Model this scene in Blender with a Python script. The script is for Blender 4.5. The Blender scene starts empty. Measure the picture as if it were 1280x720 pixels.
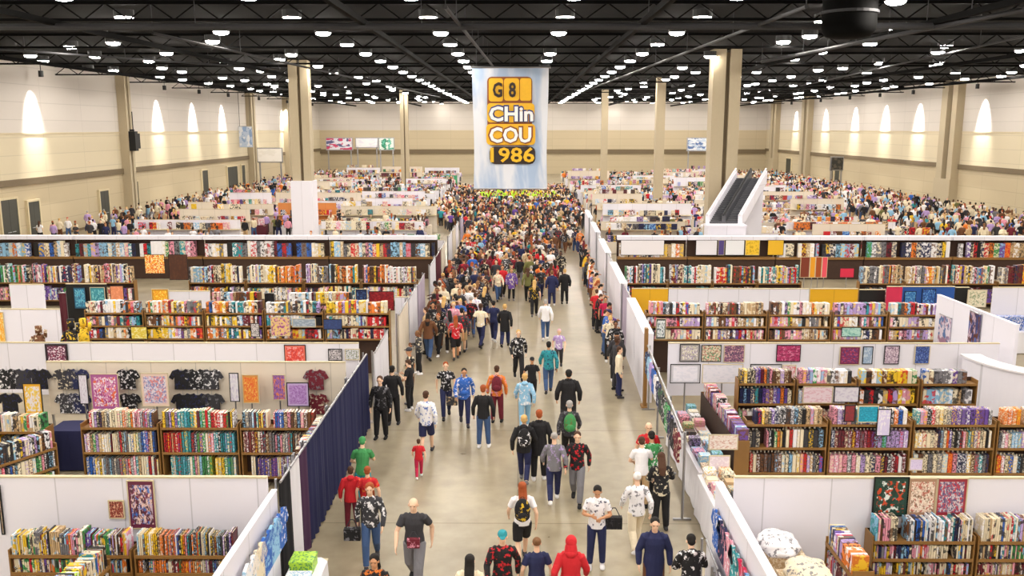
import bpy, math, random
import numpy as np
from mathutils import Vector, Matrix
R = random.Random(11)
PI = math.pi
C = bpy.context.scene.collection
sc = bpy.context.scene

# ------------------------------------------------------------------ colour
def lin(c):
    return tuple(((v / 12.92) if v <= 0.04045 else ((v + 0.055) / 1.055) ** 2.4) for v in c[:3])
def hx(s):
    return lin(tuple(int(s[i:i + 2], 16) / 255 for i in (0, 2, 4)))
PAL = {'black': '17161a', 'white': 'eeecef', 'red': 'c8202a', 'maroon': '6d1a2b', 'orange': 'e07a2a', 'yellow': 'e8bf2c', 'green': '3f8f52',
       'teal': '2a8f9a', 'navy': '20264f', 'blue': '2f62b8', 'purple': '6a4a9c', 'pink': 'dd94a8', 'cream': 'e6d9bd', 'brown': '6b4429',
       'grey': '77767c', 'tan': 'c2a47c', 'lilac': 'b49ad0', 'charcoal': '36353a', 'olive': '6b6a3a', 'sky': '8fbfe0', 'crimson': 'c01f4b', 'lime': 'b4dc3a', 'denim': '3b5580'}
COL = {k: hx(v) for k, v in PAL.items()}
def c4(n): return (*COL[n], 1.0)

# ------------------------------------------------------------------ camera maths (1280x720)
F = 1100.0; TH = math.atan(200 / F); PS = math.atan(8 / F); H = 8.5
fw = Vector((-math.sin(PS) * math.cos(TH), math.cos(PS) * math.cos(TH), -math.sin(TH)))
rt = Vector((math.cos(PS), math.sin(PS), 0))
up = rt.cross(fw)
def ray(px, py): return fw + rt * ((px - 640) / F) - up * ((py - 360) / F)
def at_Y(px, py, Y):
    d = ray(px, py); t = Y / d.y; return (d.x * t, H + d.z * t)
def at_Z(px, py, Z):
    d = ray(px, py); t = (Z - H) / d.z; return (d.x * t, d.y * t)
def at_X(px, py, X):
    d = ray(px, py); t = X / d.x; return (d.y * t, H + d.z * t)
cam = bpy.data.cameras.new('camera'); cam.sensor_width = 36; cam.lens = 36 * F / 1280; cam.clip_end = 600
co = bpy.data.objects.new('camera', cam); C.objects.link(co); sc.camera = co
co.matrix_world = Matrix(((rt.x, up.x, -fw.x, 0), (rt.y, up.y, -fw.y, 0), (rt.z, up.z, -fw.z, H), (0, 0, 0, 1)))

# ------------------------------------------------------------------ materials
class NT:
    def __init__(s, name):
        s.m = bpy.data.materials.new(name); s.m.use_nodes = True; s.t = s.m.node_tree
        s.b = s.t.nodes['Principled BSDF']
    def n(s, typ, **kw):
        x = s.t.nodes.new(typ)
        for k, v in kw.items():
            if k.startswith('i_'): x.inputs[int(k[2:]) if k[2:].isdigit() else k[2:].replace('_', ' ')].default_value = v
            else: setattr(x, k, v)
        return x
    def l(s, a, b): s.t.links.new(a, b)
def flat(name, col, rough=0.6, metal=0.0, vary=0.08, scale=6.0):
    t = NT(name); t.b.inputs['Roughness'].default_value = rough; t.b.inputs['Metallic'].default_value = metal
    tc = t.n('ShaderNodeTexCoord'); no = t.n('ShaderNodeTexNoise'); no.inputs['Scale'].default_value = scale; no.inputs['Detail'].default_value = 4
    t.l(tc.outputs['Object'], no.inputs['Vector'])
    mx = t.n('ShaderNodeMix', data_type='RGBA')
    c = COL[col] if isinstance(col, str) and col in COL else (hx(col) if isinstance(col, str) else col)
    mx.inputs['A'].default_value = (*[max(0, v * (1 - vary)) for v in c], 1); mx.inputs['B'].default_value = (*[min(1, v * (1 + vary)) for v in c], 1)
    t.l(no.outputs['Fac'], mx.inputs['Factor']); t.l(mx.outputs['Result'], t.b.inputs['Base Color'])
    return t.m
def emis(name, col, st):
    t = NT(name); t.b.inputs['Base Color'].default_value = (0.8, 0.8, 0.8, 1); t.b.inputs['Emission Color'].default_value = (*col, 1); t.b.inputs['Emission Strength'].default_value = st
    return t.m
def item_mat(name, src, pattern=0.5, scale=14.0, rough=0.45, second=None, thr=0.55):
    """colour from the object's colour or from a mesh colour attribute, with printed shapes of a second colour"""
    t = NT(name); t.b.inputs['Roughness'].default_value = rough
    tc = t.n('ShaderNodeTexCoord'); oi = t.n('ShaderNodeObjectInfo')
    if src == 'obj':
        base = oi.outputs['Color']
        vm = t.n('ShaderNodeVectorMath', operation='SCALE'); cb = t.n('ShaderNodeCombineXYZ')
        t.l(oi.outputs['Random'], cb.inputs[0]); t.l(oi.outputs['Random'], cb.inputs[2]); t.l(cb.outputs[0], vm.inputs[0]); vm.inputs['Scale'].default_value = 53.0
        va = t.n('ShaderNodeVectorMath', operation='ADD'); t.l(tc.outputs['Object'], va.inputs[0]); t.l(vm.outputs[0], va.inputs[1]); vec = va.outputs[0]
        ac = t.n('ShaderNodeAttribute'); ac.attribute_type = 'OBJECT'; ac.attribute_name = 'accent'; acc = ac.outputs['Color']
    else:
        a = t.n('ShaderNodeAttribute'); a.attribute_name = 'Col'; base = a.outputs['Color']; vec = tc.outputs['Object']
        a2 = t.n('ShaderNodeAttribute'); a2.attribute_name = 'Acc'; acc = a2.outputs['Color']
    no = t.n('ShaderNodeTexNoise'); no.inputs['Scale'].default_value = scale; no.inputs['Detail'].default_value = 3; no.inputs['Roughness'].default_value = 0.65
    t.l(vec, no.inputs['Vector'])
    rp = t.n('ShaderNodeMapRange'); rp.inputs[1].default_value = thr - 0.02; rp.inputs[2].default_value = thr + 0.02; rp.inputs[4].default_value = pattern
    t.l(no.outputs['Fac'], rp.inputs[0])
    mx = t.n('ShaderNodeMix', data_type='RGBA'); t.l(rp.outputs[0], mx.inputs['Factor']); t.l(base, mx.inputs['A']); t.l(acc, mx.inputs['B'])
    t.l(mx.outputs['Result'], t.b.inputs['Base Color'])
    return t.m
def folds(m, st=.5, sc_=7):
    t = m.node_tree; b = t.nodes['Principled BSDF']; tc = t.nodes.new('ShaderNodeTexCoord'); mp = t.nodes.new('ShaderNodeMapping'); mp.inputs['Scale'].default_value = (1, 1, .45); n = t.nodes.new('ShaderNodeTexNoise'); n.inputs['Scale'].default_value = sc_; n.inputs['Distortion'].default_value = 1.2; n.inputs['Detail'].default_value = 2
    bp = t.nodes.new('ShaderNodeBump'); bp.inputs['Strength'].default_value = st; bp.inputs['Distance'].default_value = .05
    t.links.new(tc.outputs['Object'], mp.inputs[0]); t.links.new(mp.outputs[0], n.inputs['Vector']); t.links.new(n.outputs['Fac'], bp.inputs['Height']); t.links.new(bp.outputs[0], b.inputs['Normal']); return m
M = {}
M['book'] = item_mat('printed_cover', 'obj', 0.9, 24, thr=0.53)
M['stock'] = item_mat('printed_stock', 'attr', 0.9, 9, thr=0.52)
M['cloth'] = folds(item_mat('garment_cloth', 'obj', 0.9, 11, 0.85, thr=0.58))
M['plain'] = folds(item_mat('plain_cloth', 'obj', 0.0, 9, 0.85))
M['crowd'] = item_mat('crowd_cloth', 'attr', 0.0, 9, 0.85)
M['skin'] = item_mat('skin', 'obj', 0.0, 9, 0.5)
M['wood'] = flat('oak_shelf', '8a6433', 0.5, vary=0.2, scale=3)
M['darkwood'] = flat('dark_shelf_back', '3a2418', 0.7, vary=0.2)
M['pages'] = flat('paper_pages', 'eadfc8', 0.8)
M['metal'] = flat('brushed_metal', 'a9a9ad', 0.35, 0.9)
M['black'] = flat('black_paint', '0b0b0c', 0.7)
M['ceil'] = flat('black_ceiling', '010101', 0.95)
M['beam'] = flat('black_steel', '040404', 0.9)
M['pipe'] = flat('grey_conduit', '38383a', 0.6)
M['col'] = flat('tan_column_paint', 'b3a58a', 0.7, vary=0.04)
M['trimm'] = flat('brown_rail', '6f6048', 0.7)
M['doorm'] = flat('dark_door', '3a3b34', 0.5)
M['frame'] = flat('cream_frame', 'c9bb99', 0.6)
M['led'] = emis('lamp_lens', (1.0, 0.93, 0.84), 95.0)
M['ledcase'] = flat('lamp_housing', '1b1b1c', 0.5)
for k_ in ('ceil', 'beam', 'pipe'): M[k_].node_tree.nodes['Principled BSDF'].inputs['Specular IOR Level'].default_value = .12
M['eye'] = flat('eye_dark', '15110e', 0.3)
M['white_cloth'] = flat('white_table_cloth', 'e4e2e6', 0.85, vary=0.04)
M['steps'] = flat('escalator_steps', '5a5b60', 0.4, 0.5)

def panel_mat(name, col, seam=1.2):
    """fabric or laminate display board, in joined boards with thin seams"""
    t = NT(name); t.b.inputs['Roughness'].default_value = 0.7
    tc = t.n('ShaderNodeTexCoord'); br = t.n('ShaderNodeTexBrick')
    mp = t.n('ShaderNodeMapping'); mp.inputs['Rotation'].default_value = (PI / 2, 0, 0)
    t.l(tc.outputs['Object'], mp.inputs[0]); t.l(mp.outputs[0], br.inputs['Vector'])
    c = hx(col); br.inputs['Color1'].default_value = (*c, 1); br.inputs['Color2'].default_value = (*[v * .965 for v in c], 1)
    br.inputs['Mortar'].default_value = (*[v * .72 for v in c], 1); br.inputs['Scale'].default_value = 1.0
    br.inputs['Mortar Size'].default_value = 0.012; br.inputs['Brick Width'].default_value = seam; br.inputs['Row Height'].default_value = 5.0; br.offset = 0
    t.l(br.outputs['Color'], t.b.inputs['Base Color'])
    return t.m
M['wboard'] = panel_mat('white_display_board', 'e6e4ee')
M['cboard'] = panel_mat('cream_display_board', 'ded3c2')
def drape_mat(name, c1, c2):
    t = NT(name); t.b.inputs['Roughness'].default_value = 0.9
    tc = t.n('ShaderNodeTexCoord'); wv = t.n('ShaderNodeTexNoise'); wv.inputs['Scale'].default_value = 1.3
    mp = t.n('ShaderNodeMapping'); mp.inputs['Scale'].default_value = (1, 1, .12); t.l(tc.outputs['Object'], mp.inputs[0]); t.l(mp.outputs[0], wv.inputs['Vector'])
    rp = t.n('ShaderNodeMix', data_type='RGBA'); rp.inputs['A'].default_value = (*hx(c1), 1); rp.inputs['B'].default_value = (*hx(c2), 1)
    t.l(wv.outputs['Fac'], rp.inputs['Factor']); t.l(rp.outputs['Result'], t.b.inputs['Base Color'])
    return t.m
DR = {'navy': drape_mat('navy_drape', '1c1f46', '23264f'), 'white': drape_mat('white_drape', 'dddce6', 'e8e6ea'), 'black': drape_mat('black_drape', '141318', '1c1a20'),
      'purple': drape_mat('plum_drape', '3c2240', '4b2a4c'), 'lilac': drape_mat('grey_lilac_drape', 'b0a3b8', 'bfb4c4'), 'cream': drape_mat('cream_drape', 'd8cbb8', 'e2d8c8'), 'maroon': drape_mat('maroon_drape', '54202c', '642634')}

def art_mat(bg, cols, seed, scale=5.0, border=None):
    t = NT('poster_print'); t.b.inputs['Roughness'].default_value = 0.4
    tc = t.n('ShaderNodeTexCoord'); mp = t.n('ShaderNodeMapping'); mp.inputs['Location'].default_value = (seed * 3.1, seed * 1.7, seed * .9)
    t.l(tc.outputs['Generated'], mp.inputs[0])
    cur = (*hx(bg), 1); out = None
    for i, c in enumerate(cols):
        no = t.n('ShaderNodeTexNoise'); no.inputs['Scale'].default_value = scale * (1 + .5 * i); no.inputs['Detail'].default_value = 3
        mp2 = t.n('ShaderNodeMapping'); mp2.inputs['Location'].default_value = (i * 7.3, 0, i * 4.1); t.l(mp.outputs[0], mp2.inputs[0]); t.l(mp2.outputs[0], no.inputs['Vector'])
        rp = t.n('ShaderNodeMapRange'); rp.inputs[1].default_value = .53; rp.inputs[2].default_value = .56; t.l(no.outputs['Fac'], rp.inputs[0])
        mx = t.n('ShaderNodeMix', data_type='RGBA'); t.l(rp.outputs[0], mx.inputs['Factor']); mx.inputs['B'].default_value = (*hx(c), 1)
        if out is None: mx.inputs['A'].default_value = cur
        else: t.l(out, mx.inputs['A'])
        out = mx.outputs['Result']
    if border:
        sp = t.n('ShaderNodeSeparateXYZ'); t.l(tc.outputs['Generated'], sp.inputs[0])
        ms = []
        for ax in (0, 2):
            a = t.n('ShaderNodeMath', operation='SUBTRACT'); t.l(sp.outputs[ax], a.inputs[0]); a.inputs[1].default_value = .5
            b = t.n('ShaderNodeMath', operation='ABSOLUTE'); t.l(a.outputs[0], b.inputs[0])
            g = t.n('ShaderNodeMath', operation='GREATER_THAN'); t.l(b.outputs[0], g.inputs[0]); g.inputs[1].default_value = .42; ms.append(g)
        mm = t.n('ShaderNodeMath', operation='MAXIMUM'); t.l(ms[0].outputs[0], mm.inputs[0]); t.l(ms[1].outputs[0], mm.inputs[1])
        mx = t.n('ShaderNodeMix', data_type='RGBA'); t.l(mm.outputs[0], mx.inputs['Factor']); t.l(out, mx.inputs['A']); mx.inputs['B'].default_value = (*hx(border), 1); out = mx.outputs['Result']
    t.l(out, t.b.inputs['Base Color'])
    return t.m

# ------------------------------------------------------------------ mesh helpers
class MB:
    def __init__(s): s.v = []; s.f = []; s.c = []; s.a = []; s.mi = []
    def box(s, x0, x1, y0, y1, z0, z1, col=None, acc=None, mi=0):
        b = len(s.v)
        s.v += [(x0, y0, z0), (x1, y0, z0), (x1, y1, z0), (x0, y1, z0), (x0, y0, z1), (x1, y0, z1), (x1, y1, z1), (x0, y1, z1)]
        s.f += [(b, b + 3, b + 2, b + 1), (b + 4, b + 5, b + 6, b + 7), (b, b + 1, b + 5, b + 4), (b + 1, b + 2, b + 6, b + 5), (b + 2, b + 3, b + 7, b + 6), (b + 3, b, b + 4, b + 7)]
        s.mi += [mi] * 6
        if col is not None: s.c += [col] * 6; s.a += [acc or col] * 6
    def boxm(s, cx, cy, z0, w, d, h, ang, col=None, acc=None, mi=0, lean=0):
        b = len(s.v); ca, sa = math.cos(ang), math.sin(ang)
        for z in (0, h):
            for (x, y) in ((-w / 2, -d / 2), (w / 2, -d / 2), (w / 2, d / 2), (-w / 2, d / 2)):
                x += lean * z
                s.v.append((cx + x * ca - y * sa, cy + x * sa + y * ca, z0 + z))
        s.f += [(b, b + 3, b + 2, b + 1), (b + 4, b + 5, b + 6, b + 7), (b, b + 1, b + 5, b + 4), (b + 1, b + 2, b + 6, b + 5), (b + 2, b + 3, b + 7, b + 6), (b + 3, b, b + 4, b + 7)]
        s.mi += [mi] * 6
        if col is not None: s.c += [col] * 6; s.a += [acc or col] * 6
    def tube(s, p, q, r, n=8, mi=0):
        p = Vector(p); q = Vector(q); d = (q - p).normalized(); a = d.orthogonal().normalized(); e = d.cross(a); b = len(s.v)
        for c in (p, q):
            for i in range(n):
                w = 2 * PI * i / n; s.v.append(tuple(c + a * (r * math.cos(w)) + e * (r * math.sin(w))))
        for i in range(n): j = (i + 1) % n; s.f.append((b + i, b + j, b + n + j, b + n + i)); s.mi.append(mi)
        s.f.append(tuple(b + i for i in reversed(range(n)))); s.f.append(tuple(b + n + i for i in range(n))); s.mi += [mi, mi]
    def mesh(s, name, mats, smooth=False):
        me = bpy.data.meshes.new(name); me.from_pydata(s.v, [], s.f)
        for m in (mats if isinstance(mats, (list, tuple)) else [mats]): me.materials.append(m)
        if any(s.mi): me.polygons.foreach_set('material_index', s.mi)
        if s.c:
            for nm, src in (('Col', s.c), ('Acc', s.a)):
                ca = me.color_attributes.new(nm, 'FLOAT_COLOR', 'CORNER')
                fl = np.empty((len(me.loops), 4), np.float32)
                lens = np.array([len(f) for f in s.f]); arr = np.ones((len(s.f), 4), np.float32); arr[:, :3] = np.array(src, np.float32)[:, :3]
                fl[:] = np.repeat(arr, lens, axis=0); ca.data.foreach_set('color', fl.ravel())
        if smooth: me.polygons.foreach_set('use_smooth', [True] * len(me.polygons))
        me.update(); return me
def link(name, me, parent=None, loc=None, rz=0.0):
    o = bpy.data.objects.new(name, me); C.objects.link(o)
    if parent: o.parent = parent
    if loc is not None: o.location = loc
    if rz: o.rotation_euler = (0, 0, rz)
    return o
USED = set()
def tag(o, label, cat, group=None, kind=None):
    o['label'] = label
    if cat: o['category'] = cat
    if group: o['group'] = group
    if kind: o['kind'] = kind
    return o
def empty(name, loc=(0, 0, 0), rz=0.0):
    o = bpy.data.objects.new(name, None); o.empty_display_size = .2; C.objects.link(o); o.location = loc; o.rotation_euler = (0, 0, rz); return o
def struct(name, mb, mat, label=None):
    o = link(name, mb.mesh(name, mat)); o['kind'] = 'structure'
    if label: o['label'] = label; o['category'] = name.split('_')[0]
    return o
ORD = ['first', 'second', 'third', 'fourth', 'fifth', 'sixth', 'seventh', 'eighth', 'ninth', 'tenth', 'eleventh', 'twelfth', 'thirteenth', 'fourteenth', 'fifteenth', 'sixteenth', 'seventeenth', 'eighteenth', 'nineteenth', 'twentieth', 'twenty-first', 'twenty-second', 'twenty-third', 'twenty-fourth', 'twenty-fifth']

# ------------------------------------------------------------------ room
XL, XR, YB, YN, ZC = -37.0, 46.0, 166.0, -16.0, 13.4
ZR, ZU = 4.5, 8.1        # brown rail, top of the tan lower wall
def floor_mat():
    t = NT('polished_concrete'); tc = t.n('ShaderNodeTexCoord')
    n1 = t.n('ShaderNodeTexNoise'); n1.inputs['Scale'].default_value = .35; n1.inputs['Detail'].default_value = 6; n1.inputs['Roughness'].default_value = .6
    n2 = t.n('ShaderNodeTexNoise'); n2.inputs['Scale'].default_value = 2.5; n2.inputs['Detail'].default_value = 8
    t.l(tc.outputs['Object'], n1.inputs['Vector']); t.l(tc.outputs['Object'], n2.inputs['Vector'])
    cr = t.n('ShaderNodeValToRGB'); cr.color_ramp.elements[0].position = .3; cr.color_ramp.elements[0].color = (*hx('877b64'), 1); cr.color_ramp.elements[1].position = .7; cr.color_ramp.elements[1].color = (*hx('a89c83'), 1)
    ad = t.n('ShaderNodeMath', operation='MULTIPLY_ADD'); t.l(n2.outputs['Fac'], ad.inputs[0]); ad.inputs[1].default_value = .5; t.l(n1.outputs['Fac'], ad.inputs[2])
    sb = t.n('ShaderNodeMath', operation='SUBTRACT'); t.l(ad.outputs[0], sb.inputs[0]); sb.inputs[1].default_value = .25; t.l(sb.outputs[0], cr.inputs[0])
    br = t.n('ShaderNodeTexBrick'); br.offset = 0; br.inputs['Scale'].default_value = 1; br.inputs['Brick Width'].default_value = 6; br.inputs['Row Height'].default_value = 6; br.inputs['Mortar Size'].default_value = .02
    br.inputs['Color1'].default_value = (1, 1, 1, 1); br.inputs['Color2'].default_value = (.93, .93, .93, 1); br.inputs['Mortar'].default_value = (.6, .57, .52, 1)
    t.l(tc.outputs['Object'], br.inputs['Vector'])
    mx = t.n('ShaderNodeMix', data_type='RGBA', blend_type='MULTIPLY'); mx.inputs['Factor'].default_value = 1; t.l(cr.outputs[0], mx.inputs['A']); t.l(br.outputs['Color'], mx.inputs['B'])
    t.l(mx.outputs['Result'], t.b.inputs['Base Color'])
    rr = t.n('ShaderNodeMapRange'); rr.inputs[3].default_value = .22; rr.inputs[4].default_value = .42; t.l(n2.outputs['Fac'], rr.inputs[0]); t.l(rr.outputs[0], t.b.inputs['Roughness'])
    return t.m
def wall_mat(name, col, ax='Y'):
    t = NT(name); t.b.inputs['Roughness'].default_value = .75; tc = t.n('ShaderNodeTexCoord'); sp = t.n('ShaderNodeSeparateXYZ'); t.l(tc.outputs['Object'], sp.inputs[0])
    cb = t.n('ShaderNodeCombineXYZ'); t.l(sp.outputs[1 if ax == 'Y' else 0], cb.inputs[0]); t.l(sp.outputs[2], cb.inputs[1])
    br = t.n('ShaderNodeTexBrick'); br.offset = 0; br.inputs['Scale'].default_value = 1; br.inputs['Brick Width'].default_value = 6.3; br.inputs['Row Height'].default_value = 1.3; br.inputs['Mortar Size'].default_value = .03
    c = hx(col); br.inputs['Color1'].default_value = (*c, 1); br.inputs['Color2'].default_value = (*[v * .96 for v in c], 1); br.inputs['Mortar'].default_value = (*[v * .82 for v in c], 1)
    t.l(cb.outputs[0], br.inputs['Vector']); t.l(br.outputs['Color'], t.b.inputs['Base Color']); return t.m
m = MB(); m.box(XL, XR, YN, YB, -.3, 0); struct('floor', m, floor_mat())
m = MB(); m.box(XL, XR, YN, YB, ZC, ZC + .3); struct('ceiling', m, M['ceil'])
WU = {'Y': wall_mat('upper_wall_panels', 'cbc4bc'), 'X': wall_mat('upper_end_wall_panels', 'cbc4bc', 'X')}
WT = {'Y': wall_mat('tan_wall_panels', 'd0c4a8'), 'X': wall_mat('tan_end_wall_panels', 'c2b396', 'X')}
WL = wall_mat('lower_wall', 'bdae90')
def sidewall(side, X, s):
    e = .4 * s
    for nm, z0, z1, mt, th in (('wall_%s' % side, ZU, ZC, WU['Y'], 0), ('wall_%s' % side, ZR, ZU, WT['Y'], .0), ('wall_%s' % side, 0, ZR, WL, .0)):
        m = MB(); m.box(min(X, X + e), max(X, X + e), YN, YB, z0, z1); struct(nm, m, mt)
    m = MB(); m.box(min(X - .16 * s, X), max(X - .16 * s, X), YN, YB, ZR - .2, ZR + .28); struct('trim_1' if s < 0 else 'trim_2', m, M['trimm'])
    m = MB(); m.box(min(X - .06 * s, X), max(X - .06 * s, X), YN, YB, ZU - .05, ZU + .05); struct('trim_3' if s < 0 else 'trim_4', m, M['frame'])
    m = MB(); m.box(min(X - .05 * s, X), max(X - .05 * s, X), YN, YB, 0, .2); struct('baseboard_%s' % side, m, M['trimm'])
sidewall('left', XL, -1); sidewall('right', XR, 1)
for nm, z0, z1, mt in (('wall_far', ZU, ZC, WU['X']), ('wall_far', ZR, ZU, WT['X']), ('wall_far', 0, ZR, WL)):
    m = MB(); m.box(XL - .4, XR + .4, YB, YB + .4, z0, z1); struct(nm, m, mt)
m = MB(); m.box(XL, XR, YB - .25, YB, ZR - .7, ZR + .1); struct('trim_5', m, M['trimm'])
m = MB(); m.box(XL - .4, XR + .4, YN - .4, YN, 0, ZC); struct('wall_near', m, WU['X'])
# pilasters of the long walls
pn = 6
def pilaster(X, s, px0, px1, dark):
    global pn
    y0 = at_X(px0, 140, X)[0]; y1 = at_X(px1, 140, X)[0]; y0, y1 = sorted((y0, y1)); y1 = min(y1, y0 + 3.4)
    w = y1 - y0
    root = None
    m = MB(); d = .8
    def bx(a, b, z0, z1, dd, mi): m.box(min(X - dd * s, X), max(X - dd * s, X), a, b, z0, z1, mi=mi)
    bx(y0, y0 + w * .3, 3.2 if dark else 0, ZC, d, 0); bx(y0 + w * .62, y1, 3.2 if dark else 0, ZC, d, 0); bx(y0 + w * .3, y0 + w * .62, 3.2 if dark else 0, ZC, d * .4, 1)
    if dark: bx(y0 - .1, y1 + .1, 0, 3.2, d + .1, 0)
    o = link('trim_%d' % pn, m.mesh('pilaster', [M['col'], M['trimm']])); o['kind'] = 'structure'; pn += 1
for p in ((147, 154, 0), (307, 312, 0), (353, 356, 0)): pilaster(XL, -1, *p)
for p in ((1171, 1205, 1), (1006, 1017, 0), (961, 976, 1)): pilaster(XR, 1, *p)
# doors in the long walls
dn = 1
def door(X, s, px0, px1, h, name='door'):
    global dn
    y0, y1 = sorted((at_X(px0, 200, X)[0], at_X(px1, 200, X)[0])); y1 = min(y1, y0 + 4.0)
    r = empty('door_%d' % dn, (X - .1 * s, (y0 + y1) / 2, 0)); r['kind'] = 'structure'; dn += 1
    w = (y1 - y0) / 2
    m = MB(); m.box(-.06, .06, -w, -.01, 0, h); m.box(-.06, .06, .01, w, 0, h); leaf = link('door_leaf', m.mesh('leaf', M['doorm']), r)
    m = MB(); m.box(-.1, .1, -w - .15, -w, 0, h + .15); m.box(-.1, .1, w, w + .15, 0, h + .15); m.box(-.1, .1, -w, w, h, h + .15); link('door_frame', m.mesh('dframe', M['frame']), r)
    m = MB(); m.tube((-.1 * s, -.5, 1.05), (-.1 * s, -.08, 1.05), .03); m.tube((-.1 * s, .08, 1.05), (-.1 * s, .5, 1.05), .03); link('door_handle', m.mesh('bar', M['metal']), leaf)
for a, b, h in ((-8, 13, 3.4), (27, 41, 3.0), (119, 130, 3.0), (160, 168, 3.4), (250, 257, 3.6), (282, 296, 3.6), (300, 304, 3.6)): door(XL, -1, a, b, h)
for a, b, h in ((1046, 1052, 3.2), (1040, 1044, 3.2), (984, 990, 3.4)): door(XR, 1, a, b, h)
# free-standing columns
def column(px0, px1, Y, X=None, wrap=0, label=''):
    x0 = at_Y(px0, 160, Y)[0]; x1 = at_Y(px1, 160, Y)[0]; w = x1 - x0; m = MB(); cx = (x0 + x1) / 2
    r = empty('hall_column', (cx, Y + w * .5, 0)); tag(r, label, 'column')
    if w > 1.0:
        for a, b in ((-w / 2, -w * .05), (w * .1, w / 2)):
            m = MB(); m.box(a, b, -w * .35, w * .35, .3, ZC); link('shaft', m.mesh('shaft', M['col']), r)
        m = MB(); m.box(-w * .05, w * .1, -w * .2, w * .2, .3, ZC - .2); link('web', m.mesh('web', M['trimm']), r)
    else:
        m = MB(); m.box(-w / 2, w / 2, -w * .5, w * .5, .3, ZC); link('shaft', m.mesh('shaft', M['col']), r)
    m = MB(); m.box(-w / 2 - .12, w / 2 + .12, -w * .5 - .12, w * .5 + .12, 0, .3); link('plinth', m.mesh('plinth', M['frame']), r)
    if wrap:
        m = MB(); m.box(-w / 2 - .1, w / 2 + .1, -w * .5 - .1, w * .5 + .1, .3, wrap); link('wrap', m.mesh('wrap', M['wboard']), r)
    COLS.append((cx, Y)); return r
COLS = []
column(362, 386, 66, wrap=4.6, label='tall twin-shaft tan column with a white wrapped foot, over the left booths')
column(890, 925, 57, label='tall twin-shaft tan column beside the escalator')
column(500, 510, 117, label='slim distant tan column left of the hanging banner')
column(752, 760, 117, label='slim distant tan column right of the hanging banner')
column(820, 831, 89, label='slim tan column between the banner and the escalator column')
# ------------------------------------------------------------------ ceiling steel, pipes, duct
for k, y in enumerate(range(12, 166, 12)):
    m = MB(); z0 = ZC - .75
    m.box(XL, XR, y - .12, y + .12, ZC - .12, ZC); m.box(XL, XR, y - .12, y + .12, z0, z0 + .1)
    x = XL
    while x < XR - 1.5:
        m.tube((x, y, z0 + .05), (x + .9, y, ZC - .06), .035, 4); m.tube((x + .9, y, ZC - .06), (x + 1.8, y, z0 + .05), .035, 4); x += 1.8
    struct('ceiling_beam_%d' % (k + 1), m, M['beam'])
for k, x in enumerate((-30, -18, -6, 4.8, 16, 28, 40)):
    m = MB(); m.box(x - .1, x + .1, YN + .5, YB - .5, ZC - 1.0, ZC - .78); struct('ceiling_beam_%d' % (k + 20), m, M['beam'])
pipes = [((-30, 35.2, 12.35), (40, 35.2, 12.35), .13, 'long straight grey conduit crossing the hall under the front trusses'),
         ((-14.5, 36, 12.2), (-9.6, 110, 12.2), .06, 'grey pipe running away along the ceiling left of the banner'),
         ((-2.4, 30, 12.4), (-1.6, 60, 12.4), .07, 'grey pipe running away straight above the banner'),
         ((9.4, 30, 12.4), (7.0, 100, 12.4), .07, 'grey pipe running away along the ceiling right of the banner'),
         ((16.5, 30, 12.3), (14.2, 53, 12.3), .09, 'grey pipe reaching back to the escalator column top'),
         ((-30, 44, 12.6), (-17, 64, 12.6), .06, 'grey pipe slanting to the white-footed column top'),
         ((22, 32, 12.6), (28, 90, 12.6), .06, 'grey pipe running away over the right booths')]
for a, b, r, l in pipes:
    a = Vector(a); b = Vector(b); rr = empty('ceiling_pipe', a); tag(rr, l, 'pipe')
    m = MB(); m.tube((0, 0, 0), b - a, r); link('pipe_run', m.mesh('pipe', M['pipe']), rr)
    n = 8
    for i in range(n + 1):
        m = MB(); p = (b - a) * (i / n); m.tube(p + Vector((0, 0, r * .5)), (p.x, p.y, ZC - a.z), .02, 4); link('hanger_rod', m.mesh('rod', M['pipe']), rr)
dx_ = xat0 = at_Y(1061, 30, 34)[0]
rr = empty('ceiling_duct', (dx_, 34, 11.75)); tag(rr, 'fat round black duct drum hanging from the ceiling over the right booths', 'duct')
m = MB(); n = 28; prof = [(.05, 0), (.5, .02), (.8, .1), (.95, .28), (.98, .5), (.98, ZC - 11.75)]
for (r_, z) in prof:
    for i in range(n): m.v.append((r_ * math.cos(2 * PI * i / n), r_ * math.sin(2 * PI * i / n), z))
for k in range(len(prof) - 1):
    for i in range(n): j = (i + 1) % n; m.f.append((k * n + i, k * n + j, (k + 1) * n + j, (k + 1) * n + i)); m.mi.append(0)
m.f.append(tuple(reversed(range(n)))); m.mi.append(0)
link('duct_body', m.mesh('duct', M['beam'], True), rr)
m = MB(); m.tube((0, 0, .9), (0, 0, 1.0), 1.04, 28); link('duct_flange', m.mesh('flange', M['pipe']), rr)

# ------------------------------------------------------------------ lamps
def disc(r, z0, z1, n=14):
    m = MB(); m.tube((0, 0, z0), (0, 0, z1), r, n); return m
house = MB(); house.tube((0, 0, 0), (0, 0, .3), .40, 14); house = house.mesh('lamp_housing', M['ledcase'])
def bowl(m, x, y, z, r=.36, d=.13, mi=0, n=12):
    b = len(m.v)
    prof = [(1, 0), (.92, -.45), (.7, -.8), (.35, -.97)]
    for (a, c) in prof:
        for i in range(n): w = 2 * PI * i / n; m.v.append((x + r * a * math.cos(w), y + r * a * math.sin(w), z + d * c))
    m.v.append((x, y, z - d)); t = len(m.v) - 1
    for k in range(3):
        for i in range(n): j = (i + 1) % n; m.f.append((b + k * n + i, b + (k + 1) * n + i, b + (k + 1) * n + j, b + k * n + j)); m.mi.append(mi)
    for i in range(n): m.f.append((b + 3 * n + i, t, b + 3 * n + (i + 1) % n)); m.mi.append(mi)
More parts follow.
